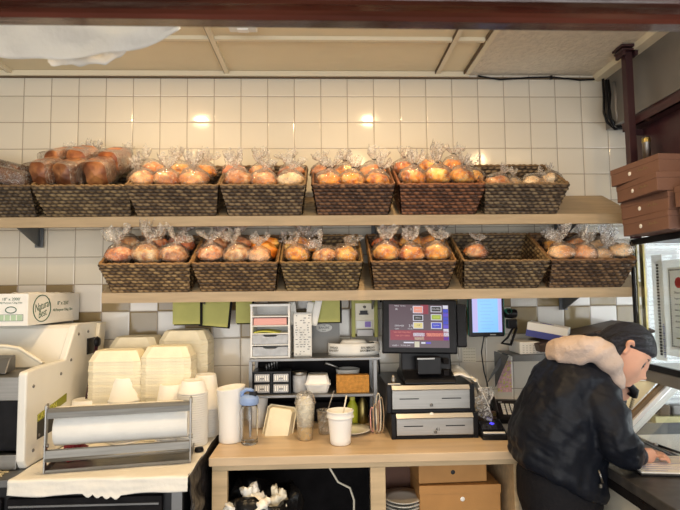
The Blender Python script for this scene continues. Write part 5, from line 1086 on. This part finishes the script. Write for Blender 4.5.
o = b.build('bread_crumbs', mat('crumb', (.62, .52, .30), .8), None, loc=(SX, 2.12, CT)); tag(o, 'pale bread crumbs scattered at the foot of the slicer', 'crumbs', kind='stuff')
# long carton on the slicer
t = thing('film_carton', 'long white carton with a dark green oval emblem lying on the slicer', 'box', (-1.328, 2.36, 1.4745), 0); bw, bd, bh = .95, .485, .145
b = MB(); b.span((-bw, 0, .0), (0, bd, bh)); b.build('carton', MT['paper'], t, bevel=.002)
b = MB(); b.grid(lambda u, v: (-.09+.085*u, .02+.40*v, bh+.001+.010*abs(nz((u*4, v*7, 3)))), 8, 30); b.build('torn_flap', MT['paper'], t, thick=.001)
SD = (pi/2, 0, pi/2)
b = MB(); b.tube([(.0012, .115+.075*cos(a*pi/20), .075+.062*sin(a*pi/20)) for a in range(40)], .0022, 6, closed=True); b.build('oval_emblem', MT['inkg'], t)
text('Natural', 'lettering', .052, MT['inkg'], t, (.0006, .115, .086), (pi/2, -radians(12), pi/2), .0003, sx=.8, shear=.3); text('Best', 'lettering', .050, MT['inkg'], t, (.0006, .118, .050), (pi/2, -radians(12), pi/2), .0003, sx=.8, shear=.3)
text("8\" x 250'", 'lettering', .026, MT['inkg'], t, (.0006, .31, .095), SD, .0003, sx=1.2); text('All Purpose Cling Film', 'lettering', .018, MT['inkg'], t, (.0006, .31, .062), SD, .0003, sx=1.2)
text("18\" x 2000'", 'lettering', .018, MT['inkg'], t, (-.075, -.0008, .120), FRONT, .0003); text('All Purpose Cling Film', 'lettering', .011, MT['inkg'], t, (-.075, -.0008, .104), FRONT, .0003)
b = MB(); b.tube([(-.075+.024*cos(a*pi/8), -.001, .072+.014*sin(a*pi/8)) for a in range(16)], .002, 6, closed=True); b.span((-.13, -.0012, .050), (-.02, -.0005, .0515)); b.span((-.13, -.0012, .022), (-.02, -.0005, .0235)); b.span((-.022, -.0012, .022), (-.02, -.0005, .0515)); b.build('printed_picture', MT['inkg'], t)
b = MB(); [b.span((-.128+k*.027, -.001, .024), (-.106+k*.027, -.0005, .049)) for k in range(4)]; b.build('green_tint', mat('pale_green_print', (.45, .60, .42), .7), t)

# ================================================================ RIGHT: POST, PIZZA BOXES, CASE, SERVICE COUNTER
t = thing('steel_post', 'dark red square steel post rising to the ceiling', 'post', (1.585, 2.52, 1.862))
b = MB(); b.span((-.019, -.019, 0), (.019, .019, ZC-1.862)); b.build('post', MT['redsteel'], t, bevel=.002)
b = MB(); b.span((-.045, -.04, .965), (.045, .04, .975)); b.span((-.04, -.035, .94), (-.025, .035, .975)); b.span((.025, -.035, .94), (.04, .035, .975)); b.span((-.05, -.045, .982), (.05, .045, .9945)); b.build('ceiling_clamp', MT['redsteel'], t, bevel=.002)
t = thing('steel_rail', 'dark red angle iron rail running forward from the post', 'rail', (1.585, 2.52, 2.44))
b = MB(); b.span((.0195, -1.8, 0), (.026, .10, .045)); b.span((.0195, -1.8, 0), (.075, .10, .006)); b.build('rail', MT['redsteel'], t)
b = MB(); b.span((.0, .0195, -.04), (.40, .026, -.01)); b.tube([(.02, -.1, 0), (.35, -.7, .18)], .012); b.build('brace', MT['redsteel'], t)
t = thing('brass_tube', 'short pale brass coloured tube standing on the pizza boxes beside the post', 'tube', (1.585, 2.40, 2.195)); b = MB(); b.lathe([(.001, 0), (.017, 0), (.018, .12), (.019, .122), (.019, .150), (.001, .152)], 24); b.build('tube', MT['steel'], t); b = MB(); b.lathe([(.0195, .125), (.0195, .145)], 24); b.build('band', MT['gold'], t)
t = thing('cable_bundle', 'thick black cables looping from the ceiling corner to the steel rail', 'cable', (0, 0, 0))
for k, pts in enumerate(([(603, 79), (604, 95), (604, 112), (607, 122), (615, 129), (627, 127)], [(608, 80), (610, 95), (609, 108), (611, 119), (618, 127), (640, 124)], [(613, 82), (616, 95), (616, 110), (618, 120), (626, 126)], [(606, 80), (607, 100), (608, 116), (614, 126)])):
    b = MB(); b.tube([W(x, y, 2.80-.02*k) for x, y in pts], .008 if k != 2 else .012, 8); b.build('cable', MT['black' if k != 2 else 'greysheet'], t)
b = MB(); b.tube([W(478, 76, 2.862), W(500, 79.5, 2.862), W(530, 77.5, 2.862), W(551, 77, 2.862), W(580, 80, 2.862), W(604, 79, 2.862)], .005); b.box(tuple(W(551, 77.5, 2.86)), (.012, .015, .02)); b.build('ceiling_cable', MT['black'], t)
# pizza boxes
zt = 1.862; PB = None; labs = ['bottom brown cake box of the left stack on the display case', 'second brown cake box from the bottom of the left stack', 'third brown cake box from the bottom of the left stack', 'topmost brown cake box of the left stack, turned slightly']
def cake_box(lab, loc, rz, w=.36, d=.325, h=.081):
    t = thing('cake_box', lab, 'box', loc, rz, group='brown cake boxes on the display case')
    b = MB(); b.span((0, -d, 0), (w, 0, h-.002)); b.build('carton', MT['card'], t, bevel=.002)
    b = MB(); b.span((-.002, -d-.002, h-.026), (w+.002, .002, h)); b.build('lid_flap', MT['card'], t, bevel=.002)
    b = MB(); b.lathe([(.0001, .002), (.009, .002), (.010, 0)], 20, TR((-.0002 if True else 0, -d*.42, h*.42), (0, -pi/2, 0))); b.build('vent_hole', MT['foam'], t)
    b = MB(); [b.span((-.0012, -d*.80+k*.011, h*.40), (-.0001, -d*.80+k*.011+.007, h*.40+.004+.004*(k % 3))) for k in range(7)]; b.build('faint_print', MT['wooddark'], t)
    return t
for k, (x, y, r_) in enumerate(((1.465, 2.425, 0), (1.462, 2.43, radians(2)), (1.445, 2.43, radians(-3)), (1.425, 2.44, radians(4)))): cake_box(labs[k], (x, y, zt+.0005+k*.0825), r_)
cake_box('lower brown cake box of the short stack nearest the camera', (1.50, 2.075, zt+.0005), 0, h=.085); cake_box('upper brown cake box of the short stack nearest the camera', (1.485, 2.08, zt+.0865), radians(-2), h=.088)
# upper glass case
t = thing('display_case', 'black framed glass display case with notices taped inside', 'display case', (1.575, 1.5, 1.215)); ch, cd, cw = .645, 1.06, .80
b = MB()
for (y0, y1, z0_, z1) in ((0, cd, 0, .03), (0, cd, ch-.03, ch), (cd-.022, cd, .03, ch-.03), (0, .022, .03, ch-.03)): b.span((0, y0, z0_), (.022, y1, z1))
for (y0, y1, z0_, z1) in ((0, cd, 0, .02), (0, cd, ch-.03, ch), (cd-.022, cd, .02, ch-.03), (0, .022, .02, ch-.03)): b.span((cw-.022, y0, z0_), (cw, y1, z1))
b.span((.0221, 0, ch-.02), (cw-.0221, cd, ch)); b.build('frame', MT['black'], t, bevel=.002)
b = MB(); b.span((.0221, 0, 0), (cw-.0221, cd, .015)); b.build('inner_panel', MT['white'], t)
b = MB(); b.span((.008, .0225, .0305), (.012, cd-.0225, ch-.0305)); b.build('glass', MT['glass'], t); b = MB(); b.span((cw-.014, .0225, .0205), (cw-.010, cd-.0225, ch-.0305)); b.build('glass', MT['glass'], t)
b = MB(); b.span((.0221, cd-.075, .03), (.030, cd-.045, ch-.03)); b.span((.016, cd-.0221-.006, .03), (.022, cd-.0225, ch-.03)); b.build('brass_edge', MT['gold'], t)
b = MB(); b.span((.0, .0, -.055), (.05, cd, -.0005)); b.build('bottom_rail', MT['greysheet'], t, bevel=.003)
for y in (.03, cd-.06):
    b = MB(); b.span((.55, y, CT-1.215+.001), (.60, y+.05, -.0005)); b.build('support', MT['black'], t)
def xnote(y0, y1, z0_, z1, mm, name, lab):
    t = thing(name, lab, 'notice', (1.598, (y0+y1)/2, (z0_+z1)/2)); w, h = abs(y1-y0), z1-z0_
    b = MB(); b.span((0, -w/2, -h/2), (.002, w/2, h/2)); b.build('sheet', MT[mm], t); return t, w, h
LX = (pi/2, 0, -pi/2)
t, w_, h_ = xnote(2.10, 2.315, 1.335, 1.705, 'thin', 'certificate', 'certificate with a red emblem and dotted border taped in the display case')
b = MB()
for s_ in range(34):
    for yy in (-w_/2+.012, w_/2-.012): b.box((-.001, yy, -h_/2+.012+s_*(h_-.024)/33), (.001, .006, .006))
for s_ in range(18):
    for zz in (-h_/2+.012, h_/2-.012): b.box((-.001, -w_/2+.012+s_*(w_-.024)/17, zz), (.001, .006, .006))
b.build('dotted_border', MT['ink'], t)
b = MB(); b.lathe([(.0001, .001), (.022, .001), (.026, 0)], 9, TR((-.0012, .035, .115), (0, -pi/2, 0)), sy=1.0); b.box((-.0015, .005, .115), (.001, .04, .028)); b.build('red_emblem', MT['inkr'], t)
for k, s_ in enumerate(('Show Your', 'Support for', 'your local', 'bakery and', 'community', 'all year', 'round')): text(s_, 'lettering', .017 if k == 0 else .012, MT['ink'], t, (-.0012, w_/2-.04, .07-k*.026), LX, .0002, 'LEFT')
b = MB(); b.box((-.0012, .0, -.135), (.001, w_*.62, .006)); b.build('gold_line', MT['gold'], t)
t, w_, h_ = xnote(2.10, 2.40, 1.30, 1.74, 'thin', 'white_backing', 'white backing sheet behind the certificate'); t.location.x = 1.606
t = thing('spiral_notebook', 'white spiral bound sheet with black comb binding in the display case', 'notebook', (1.6005, 2.385, 1.27)); b = MB(); b.span((0, -.03, 0), (.002, .045, .50)); b.build('sheet', MT['thin'], t)
b = MB(); [b.box((-.003, .0, .03+k*.0145), (.004, .012, .009)) for k in range(30)]; b.build('comb_binding', MT['ink'], t)
b = MB(); [b.box((-.001, -.022, .02+k*.010), (.001, .006+.004*(k % 3), .005)) for k in range(16)]; b.build('blue_print', MT['inkb'], t)
# service counter under it
t = thing('service_counter', 'dark topped service counter where the person writes', 'counter', (1.10, 0, 0))
b = MB(); b.span((0, .9, CT-.04), (1.0, 2.62, CT)); b.build('counter_top', mat('dark_grey_laminate', (.050, .048, .048), .35, var=.35, vscale=25), t, bevel=.004)
b = MB(); b.span((.0, .9, CT-.075), (.02, 2.62, CT-.0401)); b.span((-.003, 1.75, CT-.075), (-.0001, 1.80, CT-.045)); b.build('edge_band', MT['blackm'], t)
b = MB(); b.span((.06, .95, 0), (.08, 2.60, CT-.0401)); b.span((.0801, 2.58, 0), (.98, 2.60, CT-.0401)); b.build('front_panel', MT['cream'], t)
b = MB(); b.span((-.002, 1.76, CT-.070), (-.0005, 1.80, CT-.045)); b.build('pale_sticker', MT['foam'], t)
# sloped glass guard with white end frame
t = thing('sloped_glass_guard', 'leaning glass guard with a thick white end frame behind the written notes', 'glass guard', (0, 0, 0))
A0, A1 = Vector((1.40, 2.45, CT+.001)), Vector((1.66, 2.45, 1.158)); dv = (A1-A0)
b = MB(); b.prism([(A0.x, A0.z), (A0.x+.080, A0.z), (A1.x+.080, A1.z), (A1.x, A1.z)], 2.43, 2.45, 'y'); b.build('end_frame', MT['foam'], t, bevel=.003)
b = MB(); b.prism([(A0.x-.03, A0.z), (A0.x-.002, A0.z), (A1.x-.002, A1.z), (A1.x-.03, A1.z)], 2.44, 2.46, 'y'); b.build('brown_strip', MT['wooddark'], t)
b = MB(); b.prism([(A0.x-.14, A0.z), (A0.x-.032, A0.z), (A1.x-.032, A1.z), (A1.x-.14, A1.z)], 2.47, 2.49, 'y'); b.build('cream_panel', mat('cream_side_panel', (.86, .74, .46), .6), t)
b = MB(); b.prism([(A0.x+.03, A0.z), (A0.x+.034, A0.z), (A1.x+.034, A1.z), (A1.x+.03, A1.z)], 1.0, 2.429, 'y'); b.build('glass', MT['glass'], t)
o = MB().span((1.46, 1.15, 0), (2.08, 2.40, .004)).build('white_brightener_sheet', MT['foam'], None, loc=(0, 0, CT+.0005)); tag(o, 'white liner sheet added on the counter to imitate a bright reflection behind the sloped glass', 'brightener')  # white sheet added to stand in for the bright reflection in the glass
# blurred goods behind the guard
rnd = random.Random(5)
for k in range(6):
    b = MB(); b.box((0, 0, .03), (.07, .05, .06)); o = b.build('wrapped_packet', MT['greysheet' if k % 2 else 'brownt'], None, loc=(1.90+.075*k, YW-.02, .896), bevel=.012); tag(o, 'small wrapped packet in the row on the pale yellow window sill', 'packet', 'packets on the window sill')
# notes on the counter
t = thing('clipboard', 'black clipboard with white order sheets under the writing hand', 'clipboard', (1.31, 1.98, CT+.0005), radians(-8))
b = MB(); b.span((-.13, -.10, 0), (.16, .12, .006)); b.build('board', MT['black'], t, bevel=.002); b = MB(); b.span((-.12, -.085, .0065), (.15, .11, .012)); b.build('sheets', MT['paper'], t)
b = MB(); [b.span((-.10, -.07+.022*j, .0121), (-.02+.03*((j*7) % 5), -.0685+.022*j, .0126)) for j in range(8)]; b.build('writing', MT['inkb'], t)
t = thing('pen', 'black pen held in the writing hand', 'pen', (1.37, 2.00, CT+.055)); b = MB(); b.tube([(-.06, .01, .022), (.09, -.05, -.028)], .005); b.build('barrel', MT['black'], t); b = MB(); b.tube([(-.075, .016, .027), (-.06, .01, .022)], .0045); b.build('cap', MT['steel'], t)
t = thing('handheld_device', 'dark handheld device lying behind the writing hand', 'device', (1.30, 2.18, CT+.0005), radians(10)); b = MB(); b.box((0, 0, .015), (.11, .05, .03)); b.build('body', MT['steeldk'], t, bevel=.008); b = MB(); b.box((.0, 0, .033), (.06, .03, .006)); b.build('pad', MT['inkb'], t)
t = thing('black_strap', 'thin black strap lying over the order sheets', 'strap', (1.45, 1.95, CT+.0135)); b = MB(); b.tube([(-.05, .06, .002), (.02, .02, .006), (.08, -.03, .004), (.16, -.10, .004)], .006); b.build('strap', MT['black'], t)



# ================================================================ LIGHT
for l in LAMPS: l.energy = 11
w = bpy.data.worlds.new('world'); SC.world = w; w.use_nodes = True
bg = w.node_tree.nodes['Background']; bg.inputs[0].default_value = (.96, .98, 1.0, 1); bg.inputs[1].default_value = 1.0
l = bpy.data.lights.new('shopfront_daylight', 'AREA'); l.shape = 'RECTANGLE'; l.size = 5.6; l.size_y = 1.9; l.energy = 118; l.color = (1.0, .985, .96)
o = bpy.data.objects.new('shopfront_daylight', l); COL.objects.link(o); o.location = (-.4, -2.2, 1.15); o.rotation_euler = (pi/2, 0, 0)
l = bpy.data.lights.new('street_window_daylight', 'AREA'); l.shape = 'RECTANGLE'; l.size = 2.0; l.size_y = 1.25; l.energy = 40; l.color = (.92, .96, 1.0)
o = bpy.data.objects.new('street_window_daylight', l); COL.objects.link(o); o.location = (2.44, 1.7, 1.40); o.rotation_euler = (pi/2, 0, pi/2)
SC.view_settings.view_transform = 'Standard'; SC.view_settings.look = 'None'; SC.view_settings.gamma = 1; SC.view_settings.use_curve_mapping = False
SC.view_settings.exposure = -0.12
